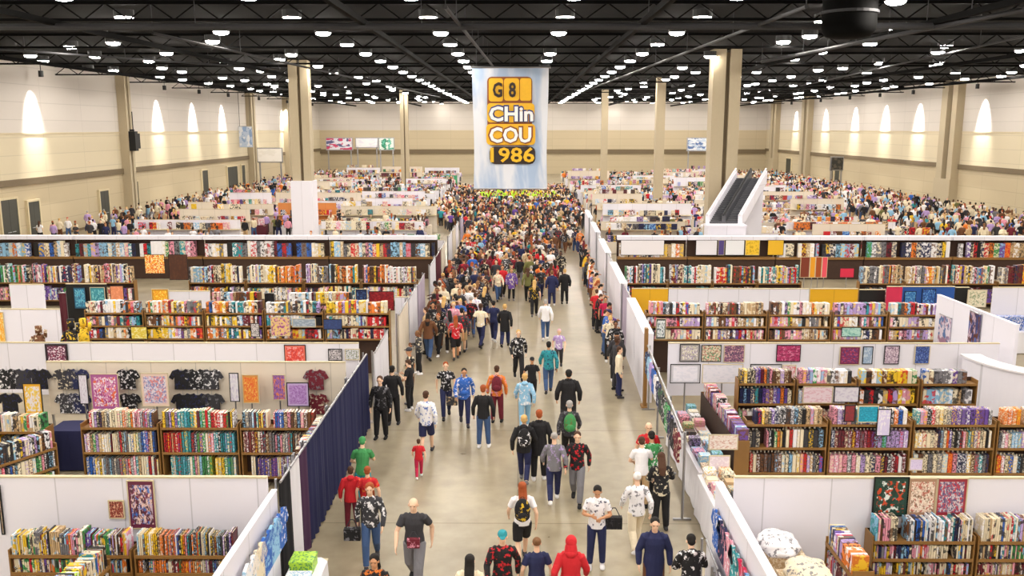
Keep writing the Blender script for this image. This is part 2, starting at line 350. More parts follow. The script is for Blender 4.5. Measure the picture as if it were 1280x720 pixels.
lens = MB(); bowl(lens, 0, 0, -.003); lens = lens.mesh('lamp_lens', M['led'], True)
lamp_xy = []
ys = [31.5 + 5.9 * i for i in range(23)]
xs = [-9.3 + 5.6 * i for i in range(-4, 10)]
for i, y in enumerate(ys):
    for j, x in enumerate(xs):
        jx = jy = 0
        if x < -10 or x > 8: jx = R.uniform(-1.3, 1.3); jy = R.uniform(-2.2, 2.2)
        xx, yy = x + jx, y + jy
        if not (XL + 1 < xx < XR - 1): continue
        if abs(xx + .5) < 3 and abs(yy - 50) < 1.2: continue
        lamp_xy.append((xx, yy, i, j))
lamp_z = 12.95
def inview(x, y, z, mg=8):
    d = Vector((x, y, z - H)); zc = d.dot(fw)
    if zc < .1: return False
    u = 640 + F * d.dot(rt) / zc; v = 360 - F * d.dot(up) / zc
    return -mg < u < 1280 + mg and -mg < v < 720 + mg
lam_stuff = MB(); lens_stuff = MB(); n = 0
side = lambda x: 'left of the banner' if x < -3 else ('right of the banner' if x > 3 else 'in line with the banner')
lam_rows = {}
for x, y, i, j in sorted(lamp_xy, key=lambda t: t[1]):
    if inview(x, y, lamp_z) and n < 300:
        r = empty('ceiling_light', (x, y, lamp_z)); n += 1
        tag(r, 'round white ceiling lamp, %s row back, %s line across' % (ORD[i], ORD[j]), 'ceiling light', 'round lamps of the black ceiling')
        link('housing', house, r); link('lens', lens, r)
        m = MB()
    else:
        lam_stuff.tube((x, y, lamp_z), (x, y, lamp_z + .3), .4, 10); bowl(lam_stuff, x, y, lamp_z - .003, mi=1)
for iy in range(7):
    for ix in range(12):
        x = -31.7 + 5.6 * ix; y = -11 + 6 * iy
        if y > 28: continue
        lam_stuff.tube((x, y, lamp_z), (x, y, lamp_z + .3), .4, 10); bowl(lam_stuff, x, y, lamp_z - .003, mi=1)
o = link('ceiling_light', lam_stuff.mesh('more_lamps', [M['ledcase'], M['led']])); tag(o, 'smallest and outermost round lamps of the same black ceiling', 'ceiling light', 'round lamps of the black ceiling', 'stuff')
# wall washers: real spots under the ceiling beside the long walls
wash = [(XL, p) for p in (40, 196, 240, 277, 316, 352, 384)] + [(XR, p) for p in (1231, 1150, 1108, 1070, 1033, 996, 950)]
m_wash = MB(); m_wash.tube((0, 0, 0), (0, 0, .45), .18, 12); m_wash = m_wash.mesh('washer', M['ledcase'])
for k, (X, p) in enumerate(wash):
    y = at_X(p, 140, X)[0]
    if y > 164: continue
    s = -1 if X < 0 else 1
    x = X - .95 * s
    r = empty('wall_washer', (x, y, 12.3)); tag(r, 'small dark downlight washing the %s wall, %s from the camera end' % ('left' if s < 0 else 'right', ORD[k if s < 0 else k - 7]), 'spotlight', 'downlights along the long walls')
    link('can', m_wash, r)
    m = MB(); m.tube((0, 0, .45), (0, 0, 1.1), .03, 6); link('stem', m.mesh('stem', M['pipe']), r)
    L = bpy.data.lights.new('washer', 'SPOT'); L.energy = 5600; L.spot_size = math.radians(52); L.spot_blend = 1.0; L.color = (1, .95, .88); L.shadow_soft_size = .12
    lo = bpy.data.objects.new('washer_lamp', L); C.objects.link(lo); lo.parent = r; lo.location = (0, 0, -.05); lo.rotation_euler = (0, math.radians(19) * -s, 0)

# ------------------------------------------------------------------ hanging banner
BY = 50.0
x0, zt = at_Y(591, 84, BY); x1, _ = at_Y(685, 84, BY); _, zb = at_Y(640, 236, BY)
bw = x1 - x0; bh = zt - zb
ban = empty('hanging_banner', ((x0 + x1) / 2, BY, zb)); tag(ban, 'huge pale banner hanging over the aisle with yellow block lettering', 'banner')
nx, nz = 24, 40; vs = []; fs = []
for s, off in ((0, 0), (1, .03)):
    for j in range(nz + 1):
        for i in range(nx + 1):
            u = i / nx; v = j / nz; vs.append(((u - .5) * bw * (1 - .02 * math.sin(v * 5)), .06 * math.sin(u * 9 + v * 2) * (1 - v) + off, v * bh))
nn = (nx + 1) * (nz + 1)
for j in range(nz):
    for i in range(nx):
        a = j * (nx + 1) + i; fs.append((a, a + 1, a + nx + 2, a + nx + 1)); fs.append((nn + a, nn + a + nx + 1, nn + a + nx + 2, nn + a + 1))
me = bpy.data.meshes.new('banner_sheet'); me.from_pydata(vs, [], fs)
t = NT('banner_print'); tc = t.n('ShaderNodeTexCoord'); no = t.n('ShaderNodeTexNoise'); no.inputs['Scale'].default_value = 2.2; no.inputs['Detail'].default_value = 5
mp = t.n('ShaderNodeMapping'); mp.inputs['Scale'].default_value = (1.6, 1, .7); t.l(tc.outputs['Generated'], mp.inputs[0]); t.l(mp.outputs[0], no.inputs['Vector'])
cr = t.n('ShaderNodeValToRGB'); e = cr.color_ramp.elements; e[0].position = .42; e[0].color = (*hx('a9bedb'), 1); e[1].position = .6; e[1].color = (*hx('dfe3ec'), 1)
t.l(no.outputs['Fac'], cr.inputs[0]); t.l(cr.outputs[0], t.b.inputs['Base Color']); t.b.inputs['Roughness'].default_value = .8
me.materials.append(t.m); me.polygons.foreach_set('use_smooth', [True] * len(me.polygons)); link('banner_sheet', me, ban)
m = MB(); m.tube((-bw / 2 - .15, .02, bh), (bw / 2 + .15, .02, bh), .06); m.tube((-bw / 2, .02, 0), (bw / 2, .02, 0), .05); link('rail', m.mesh('rail', M['metal']), ban)
m = MB()
for x in (-bw / 2 + .2, 0, bw / 2 - .2): m.tube((x, .02, bh), (x, .02, ZC - zb), .02, 5)
link('suspension_wires', m.mesh('wires', M['pipe']), ban)
MY = flat('banner_yellow', 'f0b81a', .6); MBk = flat('banner_ink', '2b1a12', .6); MW = flat('banner_white', 'f2f0ee', .6); MBr = flat('banner_brown', '8a4a1c', .6); MBl = flat('banner_blue', '2f3b78', .6)
def bpx(px, py): x, z = at_Y(px, py, BY); return x - (x0 + x1) / 2, z - zb
def blk(name, px0, px1, py0, py1, mat, y, parent, rnd=.12, tilt=0):
    (a, zt_), (b, zb_) = bpx(px0, py0), bpx(px1, py1); w = b - a; h = zt_ - zb_; cx = (a + b) / 2; cz = (zt_ + zb_) / 2
    vs = []; r_ = min(w, h) * rnd
    for (sx, sz, a0) in ((1, 1, 0), (-1, 1, 90), (-1, -1, 180), (1, -1, 270)):
        for q in range(4):
            an = math.radians(a0 + 30 * q); vs.append((cx + sx * (w / 2 - r_) + r_ * math.cos(an), cz + sz * (h / 2 - r_) + r_ * math.sin(an) + tilt * sx * .04))
    n = len(vs); V = [(x, y, z) for x, z in vs] + [(x, y - .05, z) for x, z in vs]
    Fc = [tuple(range(n)), tuple(reversed(range(n, 2 * n)))] + [(i, n + i, n + (i + 1) % n, (i + 1) % n) for i in range(n)]
    me = bpy.data.meshes.new(name); me.from_pydata(V, [], Fc); me.materials.append(mat); me.update(); return link(name, me, parent)
logo = blk('emblem_ground', 609, 665, 96, 182, MBr, -.05, ban, .1)
cells = [(611, 629, 98, 127), (630, 649, 98, 126), (650, 664, 98, 126), (609, 668, 129, 153), (608, 669, 155, 181)]
for c_ in cells: blk('emblem_cell', *c_, MY, -.1, logo, .18)
TSC = bpy.data.scenes.new('workbench')
def tdg():
    with bpy.context.temp_override(scene=TSC, view_layer=TSC.view_layers[0]):
        dg = bpy.context.evaluated_depsgraph_get()
    dg.update(); return dg
def text(s, px0, px1, py0, py1, mat, y, parent, name='lettering', bold=.0, shear=0):
    cu = bpy.data.curves.new('t', 'FONT'); cu.body = s; cu.extrude = .02; cu.offset = bold; cu.resolution_u = 2; cu.shear = shear
    to = bpy.data.objects.new('t', cu); TSC.collection.objects.link(to); dg = tdg()
    me = bpy.data.meshes.new_from_object(to.evaluated_get(dg)); bpy.data.objects.remove(to)
    co_ = np.array([v.co[:] for v in me.vertices]); mn = co_.min(0); mxx = co_.max(0)
    (a, zt_), (b, zb_) = bpx(px0, py0), bpx(px1, py1)
    for v in me.vertices:
        u = (v.co.x - mn[0]) / (mxx[0] - mn[0]); w = (v.co.y - mn[1]) / (mxx[1] - mn[1])
        v.co = (a + u * (b - a), y - v.co.z, zb_ + w * (zt_ - zb_))
    me.materials.clear(); me.materials.append(mat); return link(name, me, parent)
text('G', 616, 628, 103, 122, MBk, -.2, logo, bold=.03); text('8', 636, 645, 103, 122, MBk, -.2, logo, bold=.03)
text('CHin', 610.5, 667.5, 131, 153, MBl, -.2, logo, bold=.08); text('CHin', 611.5, 666.5, 133, 152, MW, -.25, logo, bold=.03)
text('COU', 610, 666, 157, 180, MBr, -.2, logo, bold=.07); text('COU', 612, 664, 159, 178.5, MW, -.25, logo, bold=.03)
blk('year_ground', 612, 669, 183, 205, MBk, -.05, logo, .3); text('1986', 613, 668, 184, 203, MY, -.2, logo, bold=.02)

# ------------------------------------------------------------------ stuff collectors
stock_book = MB(); stock_box = MB()
CN = ['maroon', 'navy', 'teal', 'cream', 'white', 'grey', 'black', 'red', 'orange', 'yellow', 'green', 'blue', 'purple', 'pink', 'tan', 'brown', 'lilac', 'charcoal', 'sky']
CW = [7, 6, 4, 15, 12, 9, 8, 4, 4, 4, 2, 4, 4, 9, 9, 6, 6, 7, 4]
def rc(): return R.choices(CN, CW)[0]
def bookmesh(w, h, d, kind):
    m = MB()
    if kind == 'box':      # window box: frame, sunk window, flap
        m.box(-w / 2, w / 2, -d / 2 + .01, d / 2, 0, h); m.box(-w / 2, -w * .36, -d / 2, -d / 2 + .01, 0, h); m.box(w * .36, w / 2, -d / 2, -d / 2 + .01, 0, h)
        m.box(-w * .36, w * .36, -d / 2, -d / 2 + .01, 0, h * .3); m.box(-w * .36, w * .36, -d / 2, -d / 2 + .01, h * .85, h); m.box(-w * .2, w * .2, -.004, .004, h, h * 1.1, mi=1)
    else:
        t_ = min(.008, w * .2)
        m.box(-w / 2, -w / 2 + t_, -d / 2, d / 2, 0, h); m.box(w / 2 - t_, w / 2, -d / 2, d / 2, 0, h); m.box(-w / 2 + t_, w / 2 - t_, -d / 2, -d / 2 + t_, 0, h)
        m.box(-w / 2 + t_, w / 2 - t_, -d / 2 + t_, d / 2 - .006, .006, h - .008, mi=1)
    return m.mesh(kind, [M['book'], M['pages']])
BCACHE = {}
IND = {'comic_book': 0, 'graphic_novel': 0, 'boxed_figure': 0}
INDW = {'comic_book': 'comic', 'graphic_novel': 'book', 'boxed_figure': 'boxed figure'}
RUN = {'box': (2, 5), 'book': (2, 7)}
def fill(root_xy, ang, w, z, hmax, dep, kind, individual=None, where='', wr=(.045, .085), dens=1.0, tones=None):
    """goods standing side by side on a board. local x runs along the board, front faces local -y"""
    cx, cy = root_xy; ca, sa = math.cos(ang), math.sin(ang); x = -w / 2 + .03; run = 0; col = rc(); prev = 'wood'
    hh = hmax * R.uniform(.78, .95)
    bk = 'box' if kind == 'boxed_figure' else 'book'
    while True:
        if run <= 0:
            run = R.randint(3, 9); col = R.choice(tones) if tones and R.random() < .7 else rc(); hh = hmax * R.uniform(.8, .98); ww = R.uniform(*wr)
            if R.random() < .06: x += R.uniform(.05, .16)
        run -= 1; c = col if R.random() < .6 else rc()
        bw_ = ww * R.uniform(.85, 1.1); h = hh * R.uniform(.95, 1.0)
        if x + bw_ > w / 2 - .03: break
        if R.random() > dens: x += bw_; continue
        px = x + bw_ / 2; x += bw_ + .004
        X = cx + px * ca + (-.02) * -sa; Y = cy + px * sa + (-.02) * ca
        acc = R.choices(['white', 'cream', 'black', 'yellow', 'red', 'sky', 'brown', 'charcoal'], [5, 5, 5, 2, 2, 2, 2, 3])[0]
        if bk == 'box': h *= .9
        if individual and IND[individual] < 300:
            done = False
            for tr in range(14):
                lab = '%s %s with %s print beside %s one, %s' % (c, INDW[individual], acc, prev, where)
                if lab not in USED: done = True; break
                acc = R.choice(CN)
                if tr > 8: c = R.choice(CN)
            if done:
                USED.add(lab); q = (round(bw_, 2), round(h, 2), bk)
                if q not in BCACHE: BCACHE[q] = bookmesh(q[0] - .01 if q[0] > .03 else q[0] * .7, q[1] - .006, dep * .75, bk)
                o = bpy.data.objects.new(individual, BCACHE[q]); C.objects.link(o); o.location = (X, Y, z + .001); o.rotation_euler = (0, 0, ang)
                o.color = c4(c); o['accent'] = COL[acc]; IND[individual] += 1
                tag(o, lab, 'boxed figure' if bk == 'box' else 'book', 'goods on the shelves: ' + INDW[individual]); prev = c; continue
        v = R.uniform(.8, 1.1); cc = tuple(k * v for k in COL[c]); (stock_box if bk == 'box' else stock_book).boxm(X, Y, z + .001, bw_ - .006, dep * .75, h, ang, cc, COL[acc])
        prev = c
CASE_N = [0]
def bookcase(x0, x1, Yf, ztop, boards, label, kind='graphic_novel', individual=None, where='', dep=.34, dens=1.0, wr=(.045, .085), toph=.45, tones=None, ang=0.0, ctr=None, panelmat='wood'):
    """boards: heights of the shelf boards, lowest first; the case is open to the front"""
    ztop = boards[-1] + .1; w = x1 - x0; cx = (x0 + x1) / 2; ca, sa = math.cos(ang), math.sin(ang)
    oy = Yf + dep / 2
    if ctr: cx, oy = ctr
    r = empty('bookcase', (cx, oy, 0), ang); tag(r, label, 'bookcase', 'wooden bookcases of the booths')
    for s in (-1, 1):
        m = MB(); a = s * (w / 2 - .0125); m.box(a - .0125, a + .0125, -dep / 2, dep / 2, 0, ztop); link('side_panel', m.mesh('side', M[panelmat]), r)
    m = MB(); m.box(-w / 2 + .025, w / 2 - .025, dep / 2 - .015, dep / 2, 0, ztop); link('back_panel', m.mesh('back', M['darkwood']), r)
    for k, z in enumerate(boards):
        m = MB(); m.box(-w / 2 + .025, w / 2 - .025, -dep / 2, dep / 2 - .015, z - .035, z); m.box(-w / 2 + .025, w / 2 - .025, -dep / 2 - .015, -dep / 2, z - .045, z + .012); link('shelf', m.mesh('shelf', M['wood']), r)
    bs = list(boards) + [ztop]
    names = ['lowest', 'second', 'third', 'fourth', 'top'] if len(boards) == 5 else (['lowest', 'second', 'third', 'top'] if len(boards) == 4 else (['lowest', 'middle', 'top'] if len(boards) == 3 else ['lower', 'upper']))
    for k, z in enumerate(boards):
        h = (bs[k + 1] - z) - .06 if k < len(boards) - 1 else toph
        h = max(h, .2)
        fill((cx, oy), ang, w - .05, z, min(h, 1.05), dep, kind, individual, names[min(k, len(names) - 1)] + ' shelf, ' + where if where else '', wr, dens, tones)
    return r
def zat(py, Y): return at_Y(640, py, Y)[1]
def xat(px, Y, py=400): return at_Y(px, py, Y)[0]

# ------------------------------------------------------------------ display boards, posters, drapes, tables
def board(x0, x1, Y, z0, z1, mat, label, name='display_wall', cat='booth wall', thick=.06, legs=True, group=None):
    r = empty(name, ((x0 + x1) / 2, Y, 0)); tag(r, label, cat, group); w = x1 - x0
    m = MB(); m.box(-w / 2, w / 2, 0, thick, z0, z1); link('panel', m.mesh('panel', mat), r)
    m = MB(); m.box(-w / 2, w / 2, -.01, thick + .01, z1, z1 + .03); link('top_rail', m.mesh('rail', M['frame']), r)
    if z0 > .05:
        n = max(2, int(w / 2.4) + 1)
        for i in range(n):
            x = -w / 2 + .05 + (w - .1) * i / (n - 1); m = MB(); m.box(x - .03, x + .03, .01, thick - .01, 0, z0); m.box(x - .03, x + .03, -.25, .3, 0, .03); link('leg', m.mesh('leg', M['metal']), r)
    return r
PN = [0]
def poster(px0, py0, px1, py1, Y, bg, cols, label, border=None, off=.03, scale=8, name='poster', stand=False):
    x0, z1 = at_Y(px0, py0, Y - off); x1, z0 = at_Y(px1, py1, Y - off); PN[0] += 1
    w = x1 - x0; h = z1 - z0; r = empty(name, ((x0 + x1) / 2, Y - off, z0)); tag(r, label, name.replace('_', ' '))
    m = MB(); m.box(-w / 2 + .02, w / 2 - .02, -.012, 0, .02, h - .02); link('print', m.mesh('print', art_mat(bg, cols, PN[0], scale, border)), r)
    fc = M['black'] if R.random() < .5 else M['frame']
    m = MB(); m.box(-w / 2, -w / 2 + .02, -.02, .005, 0, h); m.box(w / 2 - .02, w / 2, -.02, .005, 0, h); m.box(-w / 2 + .02, w / 2 - .02, -.02, .005, 0, .02); m.box(-w / 2 + .02, w / 2 - .02, -.02, .005, h - .02, h); link('frame', m.mesh('pframe', fc), r)
    if stand:
        m = MB(); m.tube((0, .03, -z0 + .02), (0, .03, h * .8), .02); m.box(-w * .3, w * .3, -.15, .25, -z0, -z0 + .02); link('stand', m.mesh('stand', M['metal']), r)
    return r
def drape(p, q, h, kind, label, amp=.045, z0=.02):
    """pleated drape between two floor points, with poles and top tube"""
    p = Vector((*p, 0)); q = Vector((*q, 0)); L = (q - p).length; ang = math.atan2(q.y - p.y, q.x - p.x)
    r = empty('drape_wall', (p + q) / 2, ang); tag(r, label, 'drape', 'drapes lining the aisle')
    n = max(8, int(L * 14)); vs = []; fs = []
    for th in (0, 1):
        for i in range(n + 1):
            u = i / n; y = amp * math.sin(u * L * 22) + amp * .4 * math.sin(u * L * 9 + 1) + th * .012
            for k in range(4): z = z0 + (h - z0) * k / 3; vs.append(((u - .5) * L, y * (1.15 - .35 * k / 3), z))
    T = 4 * (n + 1)
    for i in range(n):
        for k in range(3):
            a = 4 * i + k; b = 4 * (i + 1) + k; fs.append((a, b, b + 1, a + 1)); fs.append((T + a, T + a + 1, T + b + 1, T + b))
    me = bpy.data.meshes.new('drape'); me.from_pydata(vs, [], fs); me.materials.append(DR[kind]); me.polygons.foreach_set('use_smooth', [True] * len(me.polygons)); link('cloth', me, r)
    m = MB(); m.tube((-L / 2, 0, h), (L / 2, 0, h), .025); link('top_tube', m.mesh('tt', M['metal']), r)
    for s in (-1, 1):
        m = MB(); m.tube((s * (L / 2 - .03), .09, 0), (s * (L / 2 - .03), .09, h + .05), .025); m.box(s * (L / 2 - .03) - .12, s * (L / 2 - .03) + .12, -.02, .2, 0, .012); link('pole', m.mesh('pole', M['metal']), r)
    return r
TABM = {}
def table(cx, cy, w, d, h, label, ang=0, mat='white', name='vendor_table'):
    r = empty(name, (cx, cy, 0), ang); tag(r, label, 'table', 'clothed vendor tables')
    m = MB(); m.box(-w / 2, w / 2, -d / 2, d / 2, h - .03, h); link('tabletop', m.mesh('ttop', M['frame']), r)
    # cloth: top sheet and pleated skirt
    vs = []; fs = []; n = int((w + d) * 2 * 4); per = 2 * (w + d)
    for i in range(n):
        s_ = per * i / n
        if s_ < w: x, y, nx_, ny_ = -w / 2 + s_, -d / 2, 0, -1
        elif s_ < w + d: x, y, nx_, ny_ = w / 2, -d / 2 + s_ - w, 1, 0
        elif s_ < 2 * w + d: x, y, nx_, ny_ = w / 2 - (s_ - w - d), d / 2, 0, 1
        else: x, y, nx_, ny_ = -w / 2, d / 2 - (s_ - 2 * w - d), -1, 0
        wv = .02 * (1 + math.sin(i * 1.9)); vs += [(x + nx_ * .012, y + ny_ * .012, h + .008), (x + nx_ * (.02 + wv), y + ny_ * (.02 + wv), .03)]
    for i in range(n): j = (i + 1) % n; fs.append((2 * i, 2 * j, 2 * j + 1, 2 * i + 1)[::-1])
    fs.append(tuple(2 * i for i in range(n)))
    me = bpy.data.meshes.new('table_cloth'); me.from_pydata(vs, [], fs); me.materials.append(DR[mat] if mat in DR else M['white_cloth']); link('cloth', me, r)
    for sx in (-1, 1):
        for sy in (-1, 1):
            m = MB(); m.tube((sx * (w / 2 - .08), sy * (d / 2 - .08), 0), (sx * (w / 2 - .08), sy * (d / 2 - .08), h - .03), .02, 6); link('leg', m.mesh('tleg', M['metal']), r)
    return r
def shirt_mesh():
    o = [(-.12, .68), (-.30, .62), (-.42, .40), (-.30, .33), (-.24, .44), (-.25, 0), (.25, 0), (.24, .44), (.30, .33), (.42, .40), (.30, .62), (.12, .68), (.05, .62), (-.05, .62)]
    n = len(o); V = [(x, -.025, z) for x, z in o] + [(x, .025, z) for x, z in o]
    Fc = [tuple(reversed(range(n))), tuple(range(n, 2 * n))] + [(i, (i + 1) % n, n + (i + 1) % n, n + i) for i in range(n)]
    me = bpy.data.meshes.new('tshirt'); me.from_pydata(V, [], Fc); me.materials.append(M['cloth']); me.update(); return me
SH = shirt_mesh()
hm = MB(); hm.tube((0, 0, .62), (0, 0, .76), .006, 5); hm.tube((-.2, 0, .6), (0, 0, .66), .006, 5); hm.tube((.2, 0, .6), (0, 0, .66), .006, 5); HANG = hm.mesh('hanger', M['metal'])
def tshirt(x, y, z, ang, c, acc, label, s=1.0, group='shirts hung up for sale'):
    r = empty('hanging_shirt', (x, y, z), ang); r.scale = (s, s, s); tag(r, label, 'shirt', group)
    o = link('garment', SH, r); o.color = c4(c); o['accent'] = COL[acc]; link('hanger', HANG, r)

# ---------------- LEFT, front booth (white wall at 14.7 m)
AX = -4.3
Y1 = 14.7
board(-9.6, -4.45, Y1, .0, zat(599, Y1), M['wboard'], 'long white booth wall over the lowest left bookcases, holding a maroon poster')
poster(158, 600, 197, 661, Y1, 'c9b4c6', ['7a2a4a', '3c78c8', 'e8c8b8', '5a3040'], 'tall maroon framed comic poster with blue figures on the lowest left white wall', '6b2b45', scale=6)
poster(135, 625, 157, 648, Y1, '9c4a3c', ['e0b090', '6a2020'], 'small square rust red print beside the tall maroon poster', None, scale=8)
poster(-4, 606, 7, 668, Y1, 'd8c890', ['705090', 'c05030', 'e8e0d0'], 'narrow multicoloured print at the edge of the lowest left white wall', None, scale=8)
zb0 = zat(664, 14.1)
wh = 'front left case'
bookcase(-6.55, -4.75, 13.9, zb0, [.32, .68, 1.0, 1.32], 'oak bookcase against the front left white wall, closest to the aisle', 'comic_book', 'comic_book', 'front left end case', wr=(.018, .04), tones=['orange', 'yellow', 'cream', 'maroon'])
bookcase(-8.7, -6.6, 13.9, zb0, [.32, .68, 1.0, 1.32], 'oak bookcase against the front left white wall, second from the aisle', 'comic_book', 'comic_book', 'front left second case', wr=(.018, .04), tones=['yellow', 'orange', 'purple', 'green'])
# low case running towards the camera
bookcase(-.95, .95, 0, 1.55, [.4, .9, 1.35], 'low oak bookcase standing end-on before the front left white wall', 'comic_book', 'comic_book', 'end-on front case', wr=(.02, .045), ang=PI / 2, ctr=(-6.95, 12.6), tones=['yellow', 'cream', 'lime'])
# aisle-side rack of the front left booth: white partition with prints and garments hung on it
def aisle_rack(p, q, sgn, items, labelbase, z=.95):
    p = Vector(p); q = Vector(q); n = len(items); ang = math.atan2(q.y - p.y, q.x - p.x)
    for i, (c, a) in enumerate(items):
        u = (i + .5) / n; pt = p.lerp(q, u)
        tshirt(pt.x, pt.y, z, ang, c, a, '%s shirt with %s print, %s from the far end %s' % (c, a, ORD[n - 1 - i], labelbase))
def side_board(p, q, h, mat, label, th=.08):
    p = Vector((*p, 0)); q = Vector((*q, 0)); L = (q - p).length; ang = math.atan2(q.y - p.y, q.x - p.x)
    r = empty('partition_board', (p + q) / 2, ang); tag(r, label, 'partition', 'white partitions along the aisle')
    m = MB(); m.box(-L / 2, L / 2, -th / 2, th / 2, 0.0, h); link('panel', m.mesh('panel', mat), r)
    m = MB(); m.box(-L / 2, L / 2, -th / 2 - .01, th / 2 + .01, h, h + .03); link('top_rail', m.mesh('rail', M['wboard']), r)
    return r
side_board((AX, 11.3), (AX, 14.62), 2.2, M['wboard'], 'white partition between the front left booth and the aisle')
aisle_rack((AX - .16, 11.4), (AX - .16, 13.9), -1, [('orange', 'yellow'), ('yellow', 'red'), ('brown', 'cream'), ('tan', 'black'), ('charcoal', 'white'), ('cream', 'brown')], 'of the front left rack', 1.25)
aisle_rack((AX + .18, 12.3), (AX + .18, 14.5), 1, [('white', 'sky'), ('cream', 'grey'), ('blue', 'sky'), ('sky', 'blue'), ('blue', 'white')], 'on aisle face of left partition', 1.3)
table(AX + .55, 14.2, .6, 1.3, .8, 'small white-clothed table at the aisle end of the front left wall')
def pack(x, y, z, w, d, h, c, a, label, kind='sale_box', cat='box'):
    m = MB(); m.box(-w / 2, w / 2, -d / 2, d / 2, 0, h * .8); m.box(-w / 2 - .01, w / 2 + .01, -d / 2 - .01, d / 2 + .01, h * .8, h)
    o = link(kind, m.mesh(kind, M['book'])); o.location = (x, y, z); o.color = c4(c); o['accent'] = COL[a]; tag(o, label, cat); return o
pack(AX + .5, 14.45, .812, .4, .4, .22, 'lime', 'green', 'lime green box on the small table by the front left partition')
pack(AX + .52, 13.95, .812, .4, .36, .12, 'white', 'sky', 'flat white box on the small table by the front left partition')

# drapes along the left side of the aisle
segs = [(15.0, 15.7, 'black', 'black'), (15.7, 16.3, 'white', 'white'), (16.3, 17.0, 'purple', 'plum'), (17.0, 19.3, 'navy', 'dark navy'), (19.3, 21.6, 'navy', 'dark navy'), (21.6, 24.2, 'navy', 'dark navy')]
for k, (a, b, kd, nm) in enumerate(segs): drape((AX, a), (AX, b - .04), 2.2, kd, '%s pleated drape left of the aisle, %s segment from the front' % (nm, ORD[k]))
y = 24.7; k = 6
LK = ['white', 'cream', 'white', 'lilac', 'white', 'maroon', 'cream', 'white', 'cream', 'white', 'lilac', 'white', 'cream']
while y < 64:
    kd = LK[(k - 6) % len(LK)]; drape((AX + .15, y), (AX + .1, y + 2.9), 2.1, kd, '%s pleated drape left of the aisle, %s segment from the front' % (kd, ORD[k])); y += 3.0 if k % 3 else 5.2; k += 1

# ---- left second row: tall bookcases facing us at 19.9 m
Y2 = 19.9
bz = [zat(597, Y2), zat(567, Y2), zat(536, Y2)]
xe = [-13.9, -12.2, -10.2, -8.35, -6.65, -4.95]
edges = [(-6.6, -4.75), (-8.5, -6.65), (-10.4, -8.55)]
for k, (a, b) in enumerate(edges):
    bookcase(a, b, Y2, zat(507, Y2) + .02, bz, 'oak bookcase behind the front left white wall, %s from the navy drape' % ORD[k], 'graphic_novel', 'graphic_novel', 'mid left %s case' % ORD[k], tones=[['purple', 'grey', 'maroon', 'cream'], ['teal', 'red', 'green', 'yellow'], ['grey', 'blue', 'cream', 'white']][k], wr=(.04, .075))
    m = MB()
# racks at the ends
bookcase(-1.1, 1.1, 0, zat(507, Y2) + .02, bz, 'oak bookcase standing end-on beside the navy drapes', 'graphic_novel', None, '', ang=-PI / 2, ctr=(-4.56, 18.6), dep=.3, tones=['cream', 'tan', 'brown'])
for k, (x, y) in enumerate([(-11.2, 18.4), (-12.3, 20.3), (-13.6, 18.3)]):
    bookcase(-.95, .95, 0, 1.75, [.4, .85, 1.3], 'oak bookcase turned end-on at the far left edge, %s of three' % ORD[k], 'graphic_novel', 'graphic_novel', 'left edge %s case' % ORD[k], ang=[PI / 3, 0, PI / 4][k], ctr=(x, y), tones=['green', 'cream', 'charcoal'])
pack(-11.6, 16.6, 0, .6, .5, 2.05, 'green', 'cream', 'green upright carton behind the front left white wall')
pack(-12.5, 16.9, 0, .6, .5, 1.95, 'brown', 'pink', 'brown upright carton beside the green carton')
# garments and posters above the bookcases (22.3 m)
Y3 = 22.4
board(-12.6, -4.6, Y3 + .25, 0.9, 2.35, M['cboard'], 'cream board carrying dark shirts and bright prints behind the tall left bookcases')
shirtspots = [(228, 'black'), (246, 'black'), (264, 'charcoal'), (10, 'black'), (30, 'charcoal'), (50, 'black'), (82, 'charcoal'), (98, 'navy'), (160, 'black'), (395, 'maroon')]
for k, (px, c) in enumerate(shirtspots):
    for j, z in enumerate((1.62, .95)):
        if px in (30, 50) and j: continue
        a = R.choice(['white', 'grey', 'cream', 'navy'])
        tshirt(xat(px, Y3 + .15, 480), Y3 + .15, z + .02, 0, c, a, '%s shirt with %s print hung %s, %s display from the left edge' % (c, a, 'high' if j == 0 else 'low', ORD[[3, 0][0] if False else sorted([p for p, _ in shirtspots]).index(px)]), .82)
P3 = [(112, 467, 151, 512, 'd88ab4', ['e8704c', 'a83a88', 'f4e4ec'], 'magenta and orange sunset poster above the tall left bookcases', 'b0609a'),
      (97, 468, 112, 505, 'e4e0ea', ['cfc4d4'], 'plain pale narrow print beside the magenta sunset poster', None),
      (175, 466, 213, 508, 'e6dce6', ['d8bccc', 'e09090', '8890c0'], 'pale pink poster with small figures above the tall left bookcases', 'ead0c0'),
      (286, 466, 300, 502, 'e8e4ea', ['d0c8dc'], 'narrow white print beside the orange poster', None),
      (302, 468, 325, 504, 'ec8a3c', ['f4b860', 'e8683c'], 'bright orange poster above the tall left bookcases', 'e09a50'),
      (340, 468, 358, 500, '9a6ab0', ['e88a4c', '7a4a90'], 'purple and orange poster beside the lilac poster', None),
      (358, 478, 387, 508, 'b48cc8', ['c8a4dc', 'a070b8'], 'plain lilac poster closest to the navy drapes', 'c8b0dc'),
      (28, 479, 55, 518, 'e8e0e4', ['f0d060', 'e8c040'], 'white and yellow poster standing at the far left', 'e8b030')]
for p in P3: poster(p[0], p[1], p[2], p[3], Y3 - .1, p[4], p[5], p[6], p[7], stand=True)
table(xat(86, 20.6, 500), 21.3, 1.5, .8, 1.05, 'navy-clothed table at the far left between dark shirts', 0, 'navy')
table(xat(250, 21.2), 21.4, 2.4, .6, .9, 'black-clothed table under the row of black shirts', 0, 'black')
